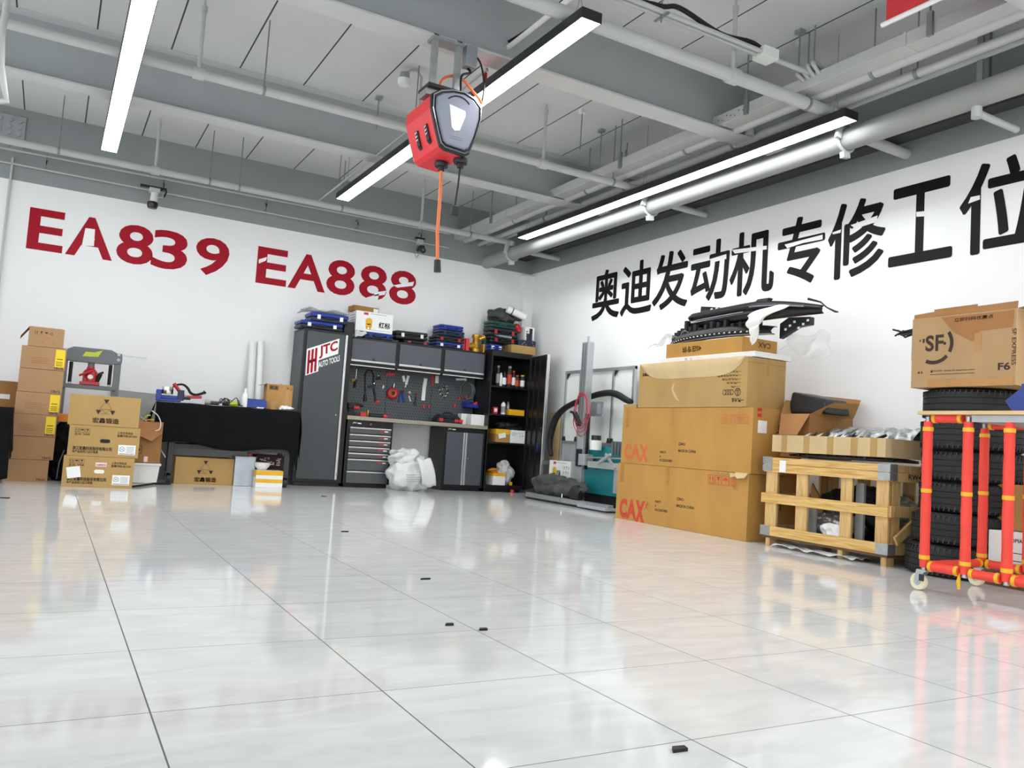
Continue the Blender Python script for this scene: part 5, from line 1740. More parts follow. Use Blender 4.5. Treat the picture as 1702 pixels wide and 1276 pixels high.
# open carton on the crate beside the long cartons
yo0, yo1 = 4.66, FX(1346, 700, 5.5).y
zo_ = .753
zf = FX(1346, 686, 5.5).z
t = rcarton('open brown carton with raised flaps and black parts, right of the faded lettered carton', 5.5, yo0, yo1, zo_, .55, zf - zo_ - .01, 'carton_d', seam=False)
w, h = yo0 - yo1, zf - zo_
MB().prism([(-w / 2, -.275, h - .01), (w / 2, -.275, h - .01), (w / 2 - .02, -.4, h - .2), (-w / 2 + .1, -.4, h - .2)], (0, -.004, .003)).build('front_flap', 'carton_flap', t)
MB().prism([(-w / 2, -.275, h - .01), (-w / 2, .275, h - .01), (-w / 2 - .02, .2, h + .14), (-w / 2 - .03, -.2, h + .12)], (.004, 0, 0)).build('left_flap', 'carton_c', t)
MB().prism([(-w / 2, .275, h - .01), (w / 2, .275, h - .01), (w / 2 + .02, .34, h + .16), (-w / 2 - .05, .34, h + .2)], (0, .004, 0)).build('back_flap', 'carton_flap', t)
MB().prism([(w / 2, -.275, h - .01), (w / 2, .275, h - .01), (w / 2 + .08, .25, h + .12), (w / 2 + .1, -.1, h + .1)], (.004, 0, 0)).build('right_flap', 'carton_c', t)
tag(MB().prism([(-.2, 0, 0), (.24, 0, 0), (.2, 0, .13), (.05, 0, .16), (-.16, 0, .2)], (0, .3, 0)).build('car_part', 'black_metal', None, bevel=.02, loc=(5.62, (yo0 + yo1) / 2, zo_ + h + .0)), 'glossy black car part sticking out of the open brown carton', 'car part').rotation_euler = (0, 0, RZ)

# ---------------------------------------------------------------- timber crate
xc, yc0, yc1 = 5.25, 4.585, 3.385
w = yc0 - yc1
t = thing('timber_crate', 'pine slatted crate with metal corners standing between long cartons and tyres', 'crate', (xc + .4, (yc0 + yc1) / 2, 0), RZ)
D = .8
vx = [(4.578, 4.456), (4.251, 4.134), (3.816, 3.712), (3.502, 3.397)]
ym = (yc0 + yc1) / 2
zz = lambda py: FX(1270, py, xc).z
zb0, zb1 = zz(888), zz(872)
zm0, zm1 = zz(834), zz(818)
zt0, zt1 = zz(783), zz(770)
zl1 = zz(759)
fy = -D / 2
for a, b in vx:
    l, r_ = ym - a, ym - b
    MB().box(l, r_, fy + .012, fy + .034, zb0, zt1).build('front_slat', 'pine_post', t, bevel=.002)
    MB().box(l, r_, D / 2 - .034, D / 2 - .012, zb0, zt1).build('back_slat', 'pine_post', t, bevel=.002)
for nm, a, b in (('bottom_rail', zb0, zb1), ('middle_rail', zm0, zm1), ('top_rail', zt0, zt1)):
    e = .02 if nm == 'middle_rail' else 0
    MB().box(-w / 2 - e, w / 2, fy - .012, fy + .012, a, b).build(nm, 'pine', t, bevel=.002)
    MB().box(-w / 2, w / 2, D / 2 - .012, D / 2 + .012, a, b).build(nm, 'pine', t, bevel=.002)
    for s in (-1, 1):
        MB().box(s * w / 2 - .012, s * w / 2 + .012, fy + .013, D / 2 - .013, a, b).build('side_' + nm, 'pine_post', t, bevel=.002)
for s in (-1, 1):
    for q in (fy + .06, 0, D / 2 - .14):
        MB().box(s * (w / 2 - .025) - .011, s * (w / 2 - .025) + .011, q, q + .09, zb0, zt1).build('side_slat', 'pine_post', t, bevel=.002)
MB().box(-w / 2, w / 2, fy - .012, fy + .09, zt1 + .002, zl1).build('lid_rail', 'pine', t, bevel=.002)
MB().box(-w / 2, w / 2, D / 2 - .09, D / 2 + .012, zt1 + .002, zl1).build('lid_rail', 'pine', t, bevel=.002)
for s in (-1, 1):
    MB().box(s * w / 2 - .1 * (s > 0), s * w / 2 + .1 * (s < 0), fy + .09, D / 2 - .09, zt1 + .002, zl1).build('lid_rail', 'pine_post', t, bevel=.002)
MB().box(-w / 2, w / 2, fy, D / 2, zb0 - .02, zb0).build('floor_board', 'brown_wood', t)
for x in (-w / 2 + .03, .16, w / 2 - .06):
    for q in (fy + .01, D / 2 - .1):
        MB().box(x, x + .045, q, q + .09, 0, zb0 - .02).build('foot_block', 'pine_post', t, bevel=.002)
for s in (-1, 1):
    for a, b in ((zt1 - .06, zt1 - .005), (zt1 + .0, zl1 + .004), (zb0 + .0, zb1 - .0)):
        x = s * w / 2
        MB().box(min(x, x - s * .09) - (.014 if s < 0 else 0), max(x, x - s * .09) + (.014 if s > 0 else 0), fy - .015, fy - .012, a, b).box(x - .015 if s < 0 else x + .0122, x - .0122 if s < 0 else x + .015, fy - .015, fy + .07, a, b).build('corner_plate', 'galvanised', t)
MB().bar((w / 2 + .022, fy + .06, zb1 + .02), (w / 2 + .022, D / 2 - .06, zt0), .02, .07).build('diagonal_brace', 'pine_post', t, bevel=.002)
k = Ink((w / 2 + .0125, fy + .2, zt0 + .02), (0, 1, 0), (0, 0, 1), .001)
k.text('RW4', 0, 0, .04, .15, bold=.02).build('stencil', 'print_black', t)
Ink((-w / 2 + .17, fy - .0125, zt0 + .005), (1, 0, 0), (0, 0, 1), .001).rect(0, 0, .07, zt1 - zt0 + .03).build('white_label', 'label_white', t)


def at(lx, ly):                                     # crate local -> world
    return (xc + .4 + ly, ym - lx)


def incrate(name, label, cat, lx, ly, size, m, seed, amp=.2, cr=.05):
    x, y = at(lx, ly)
    return lump(name, label, cat, (x, y, zb0 + .002), (size[1], size[0], size[2]), m, seed, amp, crumple=cr, csize=.07)


incrate('foil_bundle', 'crumpled silver foil bundle in the left half of the crate', 'foil bundle', -.17, -.05, (.62, .4, .24), 'foil', 3)
incrate('foil_bundle', 'crumpled silver foil bundle in the right half of the crate', 'foil bundle', .42, .02, (.26, .44, .4), 'foil', 8)
incrate('dark_bundle', 'big dark wrapped part filling the back of the crate', 'wrapped part', -.05, .2, (1.0, .3, .46), 'black_rubber', 5, .12)
incrate('white_wrapping', 'crumpled white wrapping behind the crate slats', 'wrapping', .06, -.3, (.24, .1, .17), 'label_white', 6, .25, .04)
incrate('white_wrapping', 'small white scrap low in the left end of the crate', 'wrapping', -.28, -.3, (.2, .08, .07), 'label_white', 2, .3, .03)
for lx, lab, a in ((-.18, 'grey upright strip behind the second crate slat', .34), (.27, 'pale upright strip behind the third crate slat', .5)):
    x, y = at(lx, -.28)
    tag(MB().box(-.012, .012, -.035, .035, 0, a).build('upright_strip', 'aluminium_matt', None, loc=(x, y, zb0 + .002)), lab, 'strip')
x, y = at(-.3, -.14)
tag(MB().prism([(0, -.08, 0), (0, .06, 0), (0, .02, .46), (0, -.1, .3)], (.02, 0, 0)).build('plywood_board', 'carton_d', None, loc=(x, y, zb0 + .002)), 'brown board standing inside the left end of the crate', 'board')
x, y = at(.1, -.25)
film_sheet('torn clear film lying on the floor under the crate', lambda u, v: (-.42 + u * .8, -.14 + v * .2 + .03 * math.sin(u * 9), .006 + .025 * abs(math.sin(u * 13 + v * 6))), 26, 8, (xc + .05, ym, .002), 'film')

# carton tray and foil roll on the crate
zt_c = zl1 + .05
d5 = FY(1536, 742, 3.39).x - 5.2
t = thing('car_grille', 'thin black grille strip lying on the crate under the shallow tray', 'car part', (5.42, 3.95, zl1 + .003), RZ)
MB().grid(lambda u, v: (-.42 + u * .95, -.12 + v * .34 - .06 * math.sin(u * PI), .026 + .008 * math.sin(v * PI)), 20, 6).build('strip', 'black_metal', t, smooth=60, solid=.02)
for i in range(8):
    MB().box(-.3 + i * .09, -.28 + i * .09, -.16, -.14, .02, .045).build('rib', 'black_metal', t)
t = thing('carton_tray', 'shallow open carton tray lying on top of the crate', 'carton', (5.2 + d5 / 2, (4.47 + 3.39) / 2, zt_c), RZ)
w = 4.47 - 3.39
m = MB().box(-w / 2, w / 2, -d5 / 2, d5 / 2, 0, .006).box(-w / 2, w / 2, -d5 / 2, -d5 / 2 + .006, .006, .14).box(-w / 2, w / 2, d5 / 2 - .006, d5 / 2, .006, .14).box(-w / 2, -w / 2 + .006, -d5 / 2 + .006, d5 / 2 - .006, .006, .14).box(w / 2 - .006, w / 2, -d5 / 2 + .006, d5 / 2 - .006, .006, .14)
m.build('tray_body', 'carton_light', t)
for x in (.1, .33, .56, .78, .95):
    front(w, d5).rect(x, 0, x + .06, .14).build('tape', 'carton_e', t)
rr = random.Random(3)
for i in range(9):
    x = -w / 2 + .3 + i * .06
    MB().prism([(x, -d5 / 2 + .01, .13), (x + .05, -d5 / 2 + .01, .135), (x + .07, -d5 / 2 + .03, .16 + rr.uniform(0, .02)), (x + .02, -d5 / 2 + .05, .15)], (0, .02, .003)).build('torn_film', 'black_rubber' if i % 2 else 'film', t)
a, b = Vector((0, yo1 - .06, 0)), Vector((0, 3.42, 0))
t = thing('foil_roll', 'long silver foil wrapped part lying in the shallow tray along the wall', 'wrapped part', (5.78, (a.y + b.y) / 2, zt_c + .008), RZ)
hw = (a.y - b.y) / 2 - .03
mb = MB().grid(lambda u, v: (-hw + u * 2 * hw, -.2 * math.cos(v * 2 * PI) * (.9 + .1 * math.sin(u * 25)), .115 + .115 * math.sin(v * 2 * PI) * (1 + .08 * math.sin(u * 40 + v * 9))), 70, 26)
o = mb.build('foil_wrap', 'foil', t, smooth=80)
crease(o, .03, .04)
MB().tube([(-hw * .6, -.2, .1), (-hw * .2, -.24, .16), (hw * .2, -.23, .12), (hw * .5, -.22, .17)], .012, 6).build('black_cable', 'black_rubber', t, smooth=60)

# ---------------------------------------------------------------- tyres
tcx, tcy = 5.58, 2.94
GT = 'tyres stacked by the right wall'
proto = None
tz_ = 0
tl = ('bottom tyre of the stack behind the red trolley, shifted towards the crate', 'second tyre from the floor, also shifted towards the crate', 'third tyre from the floor in the stack behind the red trolley', 'fourth tyre from the floor in the stack behind the red trolley', 'second tyre from the top of the stack behind the red trolley', 'top tyre of the stack, under the express carton')
for i in range(6):
    h = .2165
    if proto is None:
        proto = thing('tyre', tl[0], 'tyre', (0, 0, 0), 0, GT)
        prof = [(.2, .03), (.24, .005), (.29, .0), (.318, .014), (.33, .03)]
        gz = [.03, .062, .067, .104, .109, .145, .15, .186]
        for q, z in enumerate(gz[1:-1]):
            prof.append((.332 if (q // 2) % 2 == 0 or True else .32, z))
            if q % 2 == 0:
                prof += [(.322, z + .0005), (.322, z + .0045)]
        prof += [(.33, .186), (.318, .202), (.29, .2165), (.24, .21), (.2, .186), (.2, .03)]
        MB().lathe(prof, (0, 0, 0), 72).build('carcass', 'tyre_rubber', proto, smooth=25)
        for band, (z0, z1) in enumerate(((.016, .05), (.166, .2))):
            mb = MB()
            for q in range(60):
                a = 2 * PI * q / 60
                c, s = math.cos(a), math.sin(a)
                mb.prism([(.3335 * c - .004 * s, .3335 * s + .004 * c, z0), (.3335 * c + .004 * s, .3335 * s - .004 * c, z0), (.3335 * math.cos(a + .03) + .004 * s, .3335 * math.sin(a + .03) - .004 * c, z1), (.3335 * math.cos(a + .03) - .004 * s, .3335 * math.sin(a + .03) + .004 * c, z1)], (-.01 * c, -.01 * s, 0))
            tag(mb.build('shoulder_grooves', 'black_metal', proto), 'dark cuts along the tread shoulder', kind='stuff')
        o = proto
    else:
        o = dup(proto)
    o['label'] = tl[i]
    dx, dy = ((-.08, .075), (-.05, .05), (0, .035), (.01, .03), (.0, .035), (.01, .03))[i]
    o.location = (tcx + dx, tcy + dy, tz_)
    o.rotation_euler = (0, 0, i * .7)
    tz_ += h

# express carton on the tyres
xs0, ysl, ysr = 5.25, 3.24, 2.50
w, d, h = ysl - ysr, .55, .5
t = rcarton('worn express carton with a black round logo on top of the tyre stack', xs0, ysl, ysr, tz_ + .002, d, h, 'carton_f', seam=False)
t.rotation_euler = (0, .0, RZ)
g = uv(xs0, ysl, tz_)
k = front(w, d)
cx, cy = g(1557, 572)
cx += .0
k.text('S', cx - .085, cy - .05, .115, .065, bold=.03).text('F', cx - .01, cy - .05, .115, .062, bold=.025).disc(cx + .06, cy - .0, .011, 10)
k.arc(cx - .02, cy, .118, .144, -28, 36, 14).arc(cx - .02, cy, .118, .144, -116, -42, 14)
k.text('立即扫码优惠点', w * .43, h - .045, .025, .27, bold=.012)
k.text('SF EXPRESS', w - .028, h - .13, .028, .24, bold=.012, rot=-PI / 2)
k.text('F6', w - .115, .1, .05, .08, bold=.03)
k.text('95338  www.sf-express.com', .17, .105, .016, .3, bold=.01).disc(.16, .112, .009, 10).rect(.15, .088, .47, .092)
k.rect(.055, .1, .07, .115).rect(.08, .1, .09, .115).rect(.06, .33, .07, .345).rect(.085, .32, .1, .35)
k.build('printing', 'print_dark', t)
k = front(w, d, lift=.0018)
k.shape([(w * .3, h - .01), (w * .98, h - .01), (w * .97, h - .12), (w * .68, h - .13), (w * .64, h - .19), (w * .6, h - .195), (w * .42, h - .12)]).build('torn_flap', 'carton_flap', t)
k = front(w, d, lift=.0026)
k.text('立即扫码优惠点', w * .43, h - .05, .026, .27, bold=.012).build('printing', 'print_dark', t)
front(w, d, lift=.0022).rect(w * .63, h - .27, w * .69, h - .14).build('tape', 'brown_tape', t)
front(w, d, lift=.0022).rect(.13, .0, w - .01, .055).build('tape', 'brown_tape', t)
MB().prism([(-w / 2 + .01, -d / 2 + .003, h), (-w / 2 + .01, -d / 2 + .006, h + .03), (-w / 2 + .16, -d / 2 + .01, h + .04), (-w / 2 + .16, -d / 2 + .01, h + .055), (.1, -d / 2 + .012, h + .06), (.1, -d / 2 + .012, h + .045), (w / 2, -d / 2 + .01, h + .05), (w / 2, -d / 2 + .003, h)], (0, .005, 0)).build('upright_flap', 'carton_flap', t)
MB().prism([(w / 2, -d / 2 + .01, h), (w / 2, d / 2, h), (w / 2 + .22, d / 2, h + .06), (w / 2 + .22, -d / 2 + .05, h + .05)], (0, 0, .004)).build('side_flap', 'carton_c', t)
MB().prism([(-w / 2 - .004, -d / 2 + .02, .2), (-w / 2 - .004, -d / 2 + .1, .2), (-w / 2 - .004, -d / 2 + .1, .42), (-w / 2 - .004, -d / 2 + .02, .44)], (-.01, 0, 0)).build('dark_strip', 'black_rubber', t)
p = FX(1512, 552, 5.3)
t = thing('cable_end', 'frayed black harness sticking out of the express carton at the left', 'wires', (5.3, p.y, p.z), RZ)
rr = random.Random(8)
for i in range(8):
    MB().tube([(.14, .02, .0), (.05, rr.uniform(-.02, .02), rr.uniform(-.03, .02)), (-.05, rr.uniform(-.02, .02), rr.uniform(-.035, .02)), (-.14 + rr.uniform(0, .1), rr.uniform(-.02, .02), rr.uniform(-.02, .03))], .007, 6).build('wire', 'black_rubber', t, smooth=60)

# ---------------------------------------------------------------- red foam wrapped trolley
xf_, xb_ = 4.49, 5.13
ysf = [2.585, 2.335, 2.1, 1.86, 1.62]
ysb = [2.62, 2.34, 2.06, 1.8, 1.62]
zj, zk = .15, 1.04
t = thing('wheeled_trolley', 'red foam wrapped tube trolley on cream casters at the right edge', 'trolley', (0, 0, 0))


def foam(mb, a, b, r=.028):
    a, b = Vector(a), Vector(b)
    d = (b - a).normalized()
    L = (b - a).length
    n = 10
    mb.tube([a + d * L * i / n for i in range(n + 1)], [r * (.86 if i in (0, n) else 1 + .04 * math.sin(i * 2.1)) for i in range(n + 1)], 14)
    return mb


def post(x, y):
    o = foam(MB(), (x, y, zj - .01), (x, y, zk - .03)).build('post', 'red_foam', t, smooth=60)
    for z in (zj + .05, (zj + zk) / 2, zk - .075):
        MB().cyl((x, y, z - .012), (x, y, z + .012), .0305, n=16).build('yellow_tape_band', 'yellow_tape', o, smooth=40)
    MB().cyl((x, y, zj - .03), (x, y, zk), .016, n=12).build('steel_tube', 'galvanised', o, smooth=40)


for y in ysf:
    post(xf_, y)
for y in ysb[:-1]:
    post(xb_, y)


def rail(a, b, tubes=True):
    a, b = Vector(a), Vector(b)
    d = (b - a).normalized()
    o = foam(MB(), a + d * .03, b - d * .03, .027).build('rail', 'red_foam', t, smooth=60)
    for q in (a + d * .045, b - d * .045):
        MB().cyl(q - d * .01, q + d * .01, .0295, n=16).build('yellow_tape_band', 'yellow_tape', o, smooth=40)


for i in range(4):
    rail((xf_, ysf[i], zj), (xf_, ysf[i + 1], zj))
    if i < 3:
        rail((xb_, ysb[i], zj), (xb_, ysb[i + 1], zj))
rail((xf_, ysf[0], zj), (xb_, ysb[0], zj))
rail((xf_, ysf[2], zj), (xb_, ysb[2], zj))
rail((xf_, ysf[0], zk - .01), (xf_, ysf[1], zk - .01))
rail((xb_, ysb[0], zk - .01), (xb_, ysb[-1], zk - .01))
MB().box(xf_ - .02, xf_ + .02, ysf[-1], ysf[1] - .03, zk - .03, zk + .008).box(xf_, xb_, ysf[1] - .06, ysf[1] - .03, zk - .03, zk + .008).build('top_frame', 'aluminium_matt', t)
MB().box(xf_ - .05, xb_ + .05, ysf[-1], ysf[0] + .04, zk + .01, zk + .032).build('top_board', 'board', t, bevel=.004)
MB().tube([(xf_, ysf[1] + .03, zj - .01), (xf_ - .01, ysf[1] + .03, zj - .06), (xf_ - .012, ysf[1] + .025, zj - .1)], [.006, .012, .008], 8).build('tape_tail', 'yellow_tape', t)
for x, y in ((xf_, ysf[0]), (xb_, ysb[0]), (xf_, ysf[-1]), (xb_, ysf[-1])):
    c = MB().box(x - .03, x + .03, y - .03, y + .03, zj - .034, zj - .024).build('caster', 'galvanised', t)
    MB().prism([(x - .024, y - .02, zj - .03), (x - .024, y + .035, zj - .03), (x - .024, y + .05, .045), (x - .024, y + .03, .045)], (.004, 0, 0)).prism([(x + .02, y - .02, zj - .03), (x + .02, y + .035, zj - .03), (x + .02, y + .05, .045), (x + .02, y + .03, .045)], (.004, 0, 0)).build('fork', 'galvanised', c)
    MB().lathe([(.012, -.017), (.046, -.017), (.051, -.01), (.051, .01), (.046, .017), (.012, .017)], (x, y + .03, .052), 28, 0).build('wheel', 'cream_rubber', c, smooth=40)
    MB().cyl((x - .021, y + .03, .052), (x + .021, y + .03, .052), .02, n=16).build('hub', 'galvanised', c, smooth=40)
    MB().box(x - .035, x - .025, y - .02, y + .01, .06, .1).build('brake', 'black_metal', c, bevel=.003)

p = FY(1690, 660, 2.0)
t = thing('parts_bin', 'blue plastic bin standing on the trolley board at the right edge', 'bin', (4.78, 1.95, zk + .034), RZ)
q0, q1 = FX(1663, 660, 4.6).y, 1.62
w = (q0 - q1)
t.location.y = (q0 + q1) / 2
MB().box(-w / 2 + .05, w / 2, -.14, .14, 0, .01).prism([(-w / 2, -.14, .07), (-w / 2 + .1, -.14, .15), (w / 2, -.14, .16), (w / 2, -.14, 0), (-w / 2 + .05, -.14, 0)], (0, .01, 0)).prism([(-w / 2, .13, .07), (-w / 2 + .1, .13, .15), (w / 2, .13, .16), (w / 2, .13, 0), (-w / 2 + .05, .13, 0)], (0, .01, 0)).prism([(-w / 2, -.13, .07), (-w / 2 + .05, -.13, 0), (-w / 2 + .06, -.13, 0), (-w / 2 + .012, -.13, .07)], (0, .26, 0)).build('bin_body', 'blue_plastic', t, bevel=.003)
MB().box(-w / 2 + .1, w / 2, -.152, -.14, .145, .165).build('rim', 'blue_plastic', t)
mb = MB().grid(lambda u, v: (5.2 - .06 * v + .01 * math.sin(u * 9), 2.31 - u * .5 - .03 * v, .98 - .5 * v + .03 * math.sin(u * 3) * v), 16, 14)
tag(mb.build('beige_sheet', 'beige_sheet', None, smooth=60, solid=.004), 'beige paper sheet hanging inside the back of the red trolley', 'sheet')
a = FX(1662, 870, 5.5)
t = rcarton('brown carton behind the trolley, above the white one at the right edge', 5.45, a.y, a.y - .6, .36, .4, .3, 'carton_c')
a = FX(1650, 905, 5.4)
t = rcarton('white carton on the floor pallet behind the trolley posts at the right edge', 5.35, a.y, a.y - .6, .12, .42, .235, 'label_white')
front(.6, .42).text('NOPIA', .12, .17, .025, .1, bold=.02).rect(.1, .05, .3, .055).rect(.1, .1, .26, .105).build('printing', 'print_dark', t)
t = thing('wooden_pallet', 'low wooden pallet under the white carton behind the trolley', 'pallet', (5.56, a.y - .35, 0), RZ)
MB().box(-.4, .4, -.28, .28, .09, .115).build('deck', 'brown_wood', t)
for y in (-.22, 0, .22):
    MB().box(-.4, .4, y - .04, y + .04, 0, .09).build('runner', 'brown_wood', t)

# ---------------------------------------------------------------- test bench and frame in the right corner
s4 = 180 / 851


def p4(x, y):
    return 880 + x * s4, 590 + y * s4


xa = 6.1
yl_, yr_ = 9.08, 7.56
zb_, zt_ = .03, 1.765
t = thing('profile_frame', 'aluminium profile frame with white panels standing against the right wall', 'frame', (xa, (yl_ + yr_) / 2, 0), RZ)
w = yl_ - yr_
for x in (-w / 2, -w / 2 + .36, w / 2 - .42, w / 2):
    MB().box(x - .02, x + .02, -.02, .02, zb_, zt_).build('upright', 'aluminium', t, bevel=.002)
for z in (zt_ - .02, .78, .3):
    MB().box(-w / 2 - .02, w / 2 + .02, -.022, .022, z - .02, z + .02).build('cross_bar', 'aluminium', t, bevel=.002)
for x0, x1 in ((-w / 2 + .02, -w / 2 + .34), (-w / 2 + .38, w / 2 - .44), (w / 2 - .4, w / 2 - .02)):
    MB().box(x0, x1, .0, .008, .8, zt_ - .04).build('white_panel', 'white_panel', t)
for x in (-w / 2 + .03, w / 2 - .39):
    MB().prism([(x, -.024, zt_ - .04), (x + .07, -.024, zt_ - .04), (x, -.024, zt_ - .12)], (0, .006, 0)).build('corner_bracket', 'dark_plastic', t)
for x in (-w / 2 + .03, -w / 2 + .33, w / 2 - .45, w / 2 - .39):
    MB().prism([(x - .03, -.03, .8), (x + .03, -.03, .8), (x + .012, -.03, .86), (x - .012, -.03, .86)], (0, .03, 0)).build('panel_foot', 'dark_plastic', t, bevel=.003)
MB().box(-w / 2 + .02, -w / 2 + .36, -.004, .006, .35, .76).build('clear_panel', 'aluminium_matt', t)
tag(MB().box(-.12, .12, -.01, .01, 0, 1.2).build('leaning_board', 'board', None, loc=(6.19, 9.45, 0)), 'narrow pale board leaning beside the open locker door', 'board').rotation_euler = (0, 0, RZ)

# teal machine bench
t = thing('machine_bench', 'teal and grey machine bench in front of the aluminium frame', 'machine', (5.94, 7.75, 0), RZ)
MB().box(-.55, .75, -.12, .14, .16, .5).build('lower_housing', 'teal_paint', t, bevel=.006)
MB().box(-.55, .75, -.06, .14, .52, .75).build('upper_housing', 'teal_paint', t, bevel=.006)
MB().box(-.5, .8, -.1, .12, .03, .16).build('base', 'dark_plastic', t)
MB().box(-.2, .75, -.2, -.12, .48, .56).build('slide_rail', 'aluminium_matt', t, bevel=.004)
for x in (-.48, .32, .62):
    MB().box(x - .05, x + .05, -.135, -.12, .2, .5).build('support_plate', 'aluminium_matt', t)
MB().box(-.35, -.22, -.24, -.1, .5, .64).build('clamp_block', 'aluminium_matt', t, bevel=.006)
MB().box(-.47, -.37, -.2, -.08, .48, .7).build('clamp_block', 'black_metal', t, bevel=.006)
MB().cyl((-.3, -.2, .6), (.5, -.2, .62), .01).build('guide_rod', 'aluminium', t)
MB().bar((.05, -.22, .54), (.35, -.26, .66), .03, .03).bar((.2, -.22, .66), (.4, -.22, .5), .025, .025).build('linkage', 'aluminium_matt', t)
MB().cyl((-.1, -.16, .7), (-.1, -.16, .82), .075, n=20).build('motor', 'white_panel', t, smooth=40)
MB().cyl((-.1, -.16, .82), (-.1, -.16, .88), .06, n=20).build('motor_cap', 'dark_plastic', t, smooth=40)
for i in range(7):
    MB().box(.12 + i * .06, .15 + i * .06, -.08, -.05, .66, .82).build('cooling_fin', 'press_grey', t)

# upright hoist column with red air line
pb, ptp = FX(*p4(400, 1050), 5.82), FX(*p4(450, 0), 5.82)
t = thing('lift_column', 'tall aluminium column standing on a floor rail before the teal machine', 'column', (5.82, pb.y, 0), RZ)
MB().box(-.07, .07, -.05, .05, .05, 1.2).build('outer_profile', 'aluminium_matt', t, bevel=.004)
ztc = FX(975, 570, 5.82).z
MB().box(-.055, .08, -.065, .03, 1.0, ztc).build('inner_profile', 'aluminium', t, bevel=.004)
MB().box(.0, .012, -.03, .0, ztc, ztc + .08).build('tip', 'aluminium', t)
for x in (-.02, .03):
    MB().box(x - .006, x + .006, -.068, -.065, 1.02, ztc - .02).build('groove', 'press_grey', t)
MB().box(.1, .125, -.03, .0, .45, 1.15).build('black_rod', 'black_metal', t)
MB().bar((-.22, -.07, 1.17), (-.08, -.08, 1.16), .03, .03).bar((-.1, -.09, 1.16), (.03, -.09, 1.0), .05, .045).build('lever', 'black_metal', t, bevel=.004)
MB().box(.15, .4, -.02, .0, 1.12, 1.3).build('mounting_plate', 'tin', t)
MB().bar((.32, -.035, 1.15), (.32, -.035, 1.28), .03, .03).build('catch', 'galvanised', t)
ln = MB()
for k_ in range(4):
    ln.tube([(.06 + (.17 - .012 * k_) * math.cos(a) + .012 * math.sin(3 * a + k_ * 2), -.085 - .008 * k_ + .01 * math.sin(5 * a + k_), 1.12 + .03 * k_ + (.26 - .02 * k_) * math.sin(a)) for a in [i * PI / 18 for i in range(36)]], .0055, 6, True)
ln.build('red_air_line', 'pink_hose', t, smooth=60)
MB().box(-.16, .16, -.1, .1, 0, .05).build('foot', 'aluminium_matt', t)

# black ribbed hose arching
a = [FX(*p4(*q), 5.98) for q in ((172, 790), (160, 720), (165, 640), (190, 540), (225, 470), (290, 410), (380, 365), (470, 330), (560, 305), (640, 297), (700, 315), (750, 345), (800, 370))]
tag(MB().hose(a, [.028, .038, .045, .047, .045, .04, .038, .038, .04, .042, .042, .04, .035], 12).build('suction_hose', 'black_rubber', smooth=60), 'thick black hose arching over the aluminium frame panels', 'hose')
a = FX(*p4(80, 840), 5.9)
b = FX(*p4(430, 860), 5.9)
t = thing('shelf_bar', 'grey steel bar standing level in front of the mascot carton stack', 'bar', (5.95, (a.y + b.y) / 2, 0), RZ)
L = (a.y - b.y)
MB().box(-L / 2, L / 2, -.02, .02, a.z - .03, a.z + .03).build('level_bar', 'press_grey', t, bevel=.003)
for s in (-.3, .3):
    MB().box(s * L - .02, s * L + .02, -.015, .015, 0, a.z - .03).build('leg', 'press_grey', t)
# white cartons
c0, c1_ = FX(*p4(112, 960), 5.8), FX(*p4(260, 960), 5.8)
zc0 = FX(*p4(110, 1000), 5.8).z
zc1 = FX(*p4(120, 875), 5.8).z
h = .25
t = white_carton('lower white carton with a red tab on the floor behind the grey bag', 5.92, (c0.y + c1_.y) / 2 - .12, 0, .52, .2, h, RZ)
t = white_carton('upper white carton with a yellow printed figure beside the aluminium column', 5.92, (c0.y + c1_.y) / 2 - .12, h + .004, .52, .2, h + .02, RZ, fw=.6)
k = front(.52, .2)
k.rect(.335, 0, .337, h + .02)
icons(k, .345, .16, .055, 'agb', False)
icons(k, .345, .1, .05, 'bgr', False)
icons(k, .345, .03, .055, 'rub', False)
k.build('printing', 'print_black', t)
# grey bag and floor rail
a, b = FZ(*p4(60, 1110)), FZ(*p4(560, 1180))
t = lump('grey_bag', 'dark grey fabric bag lying on the floor rail before the white cartons', 'bag', (5.58, 8.35, .086), (.3, 1.1, .26), 'dark_fabric', 7, .3, crumple=.07, csize=.12)
MB().tube([(-.05, -.5, .08), (-.06, -.56, .07), (-.05, -.62, .06)], [.1, .075, .06], 14).build('rolled_end', 'black_rubber', t, smooth=60)
t = thing('floor_rail', 'silver metal rail lying on the floor in front of the grey bag', 'rail', (5.52, 8.02, 0), RZ)
MB().box(-.95, .9, -.04, .04, .025, .085).build('rail_bar', 'aluminium', t, bevel=.006)
MB().box(.35, .92, -.09, .09, .018, .05).build('rail_plate', 'aluminium_matt', t, bevel=.004)
MB().box(-.95, .9, -.03, .1, .0, .025).build('rail_base', 'dark_plastic', t)
for x in (-.85, -.1, .5):
    MB().cyl((x, -.041, .05), (x, -.05, .05), .013).build('bolt', 'galvanised', t, smooth=40)
MB().cyl((-.12, 0, .08), (-.12, 0, .16), .01).build('pin', 'chrome', t)
a = FZ(*p4(30, 1080))
tag(lump('dark_rag', None, None, (5.7, 9.03, 0), (.34, .3, .13), 'print_dark', 4, .25, crumple=.03, csize=.07), 'dark brown rag on the floor at the foot of the open locker door', 'rag')

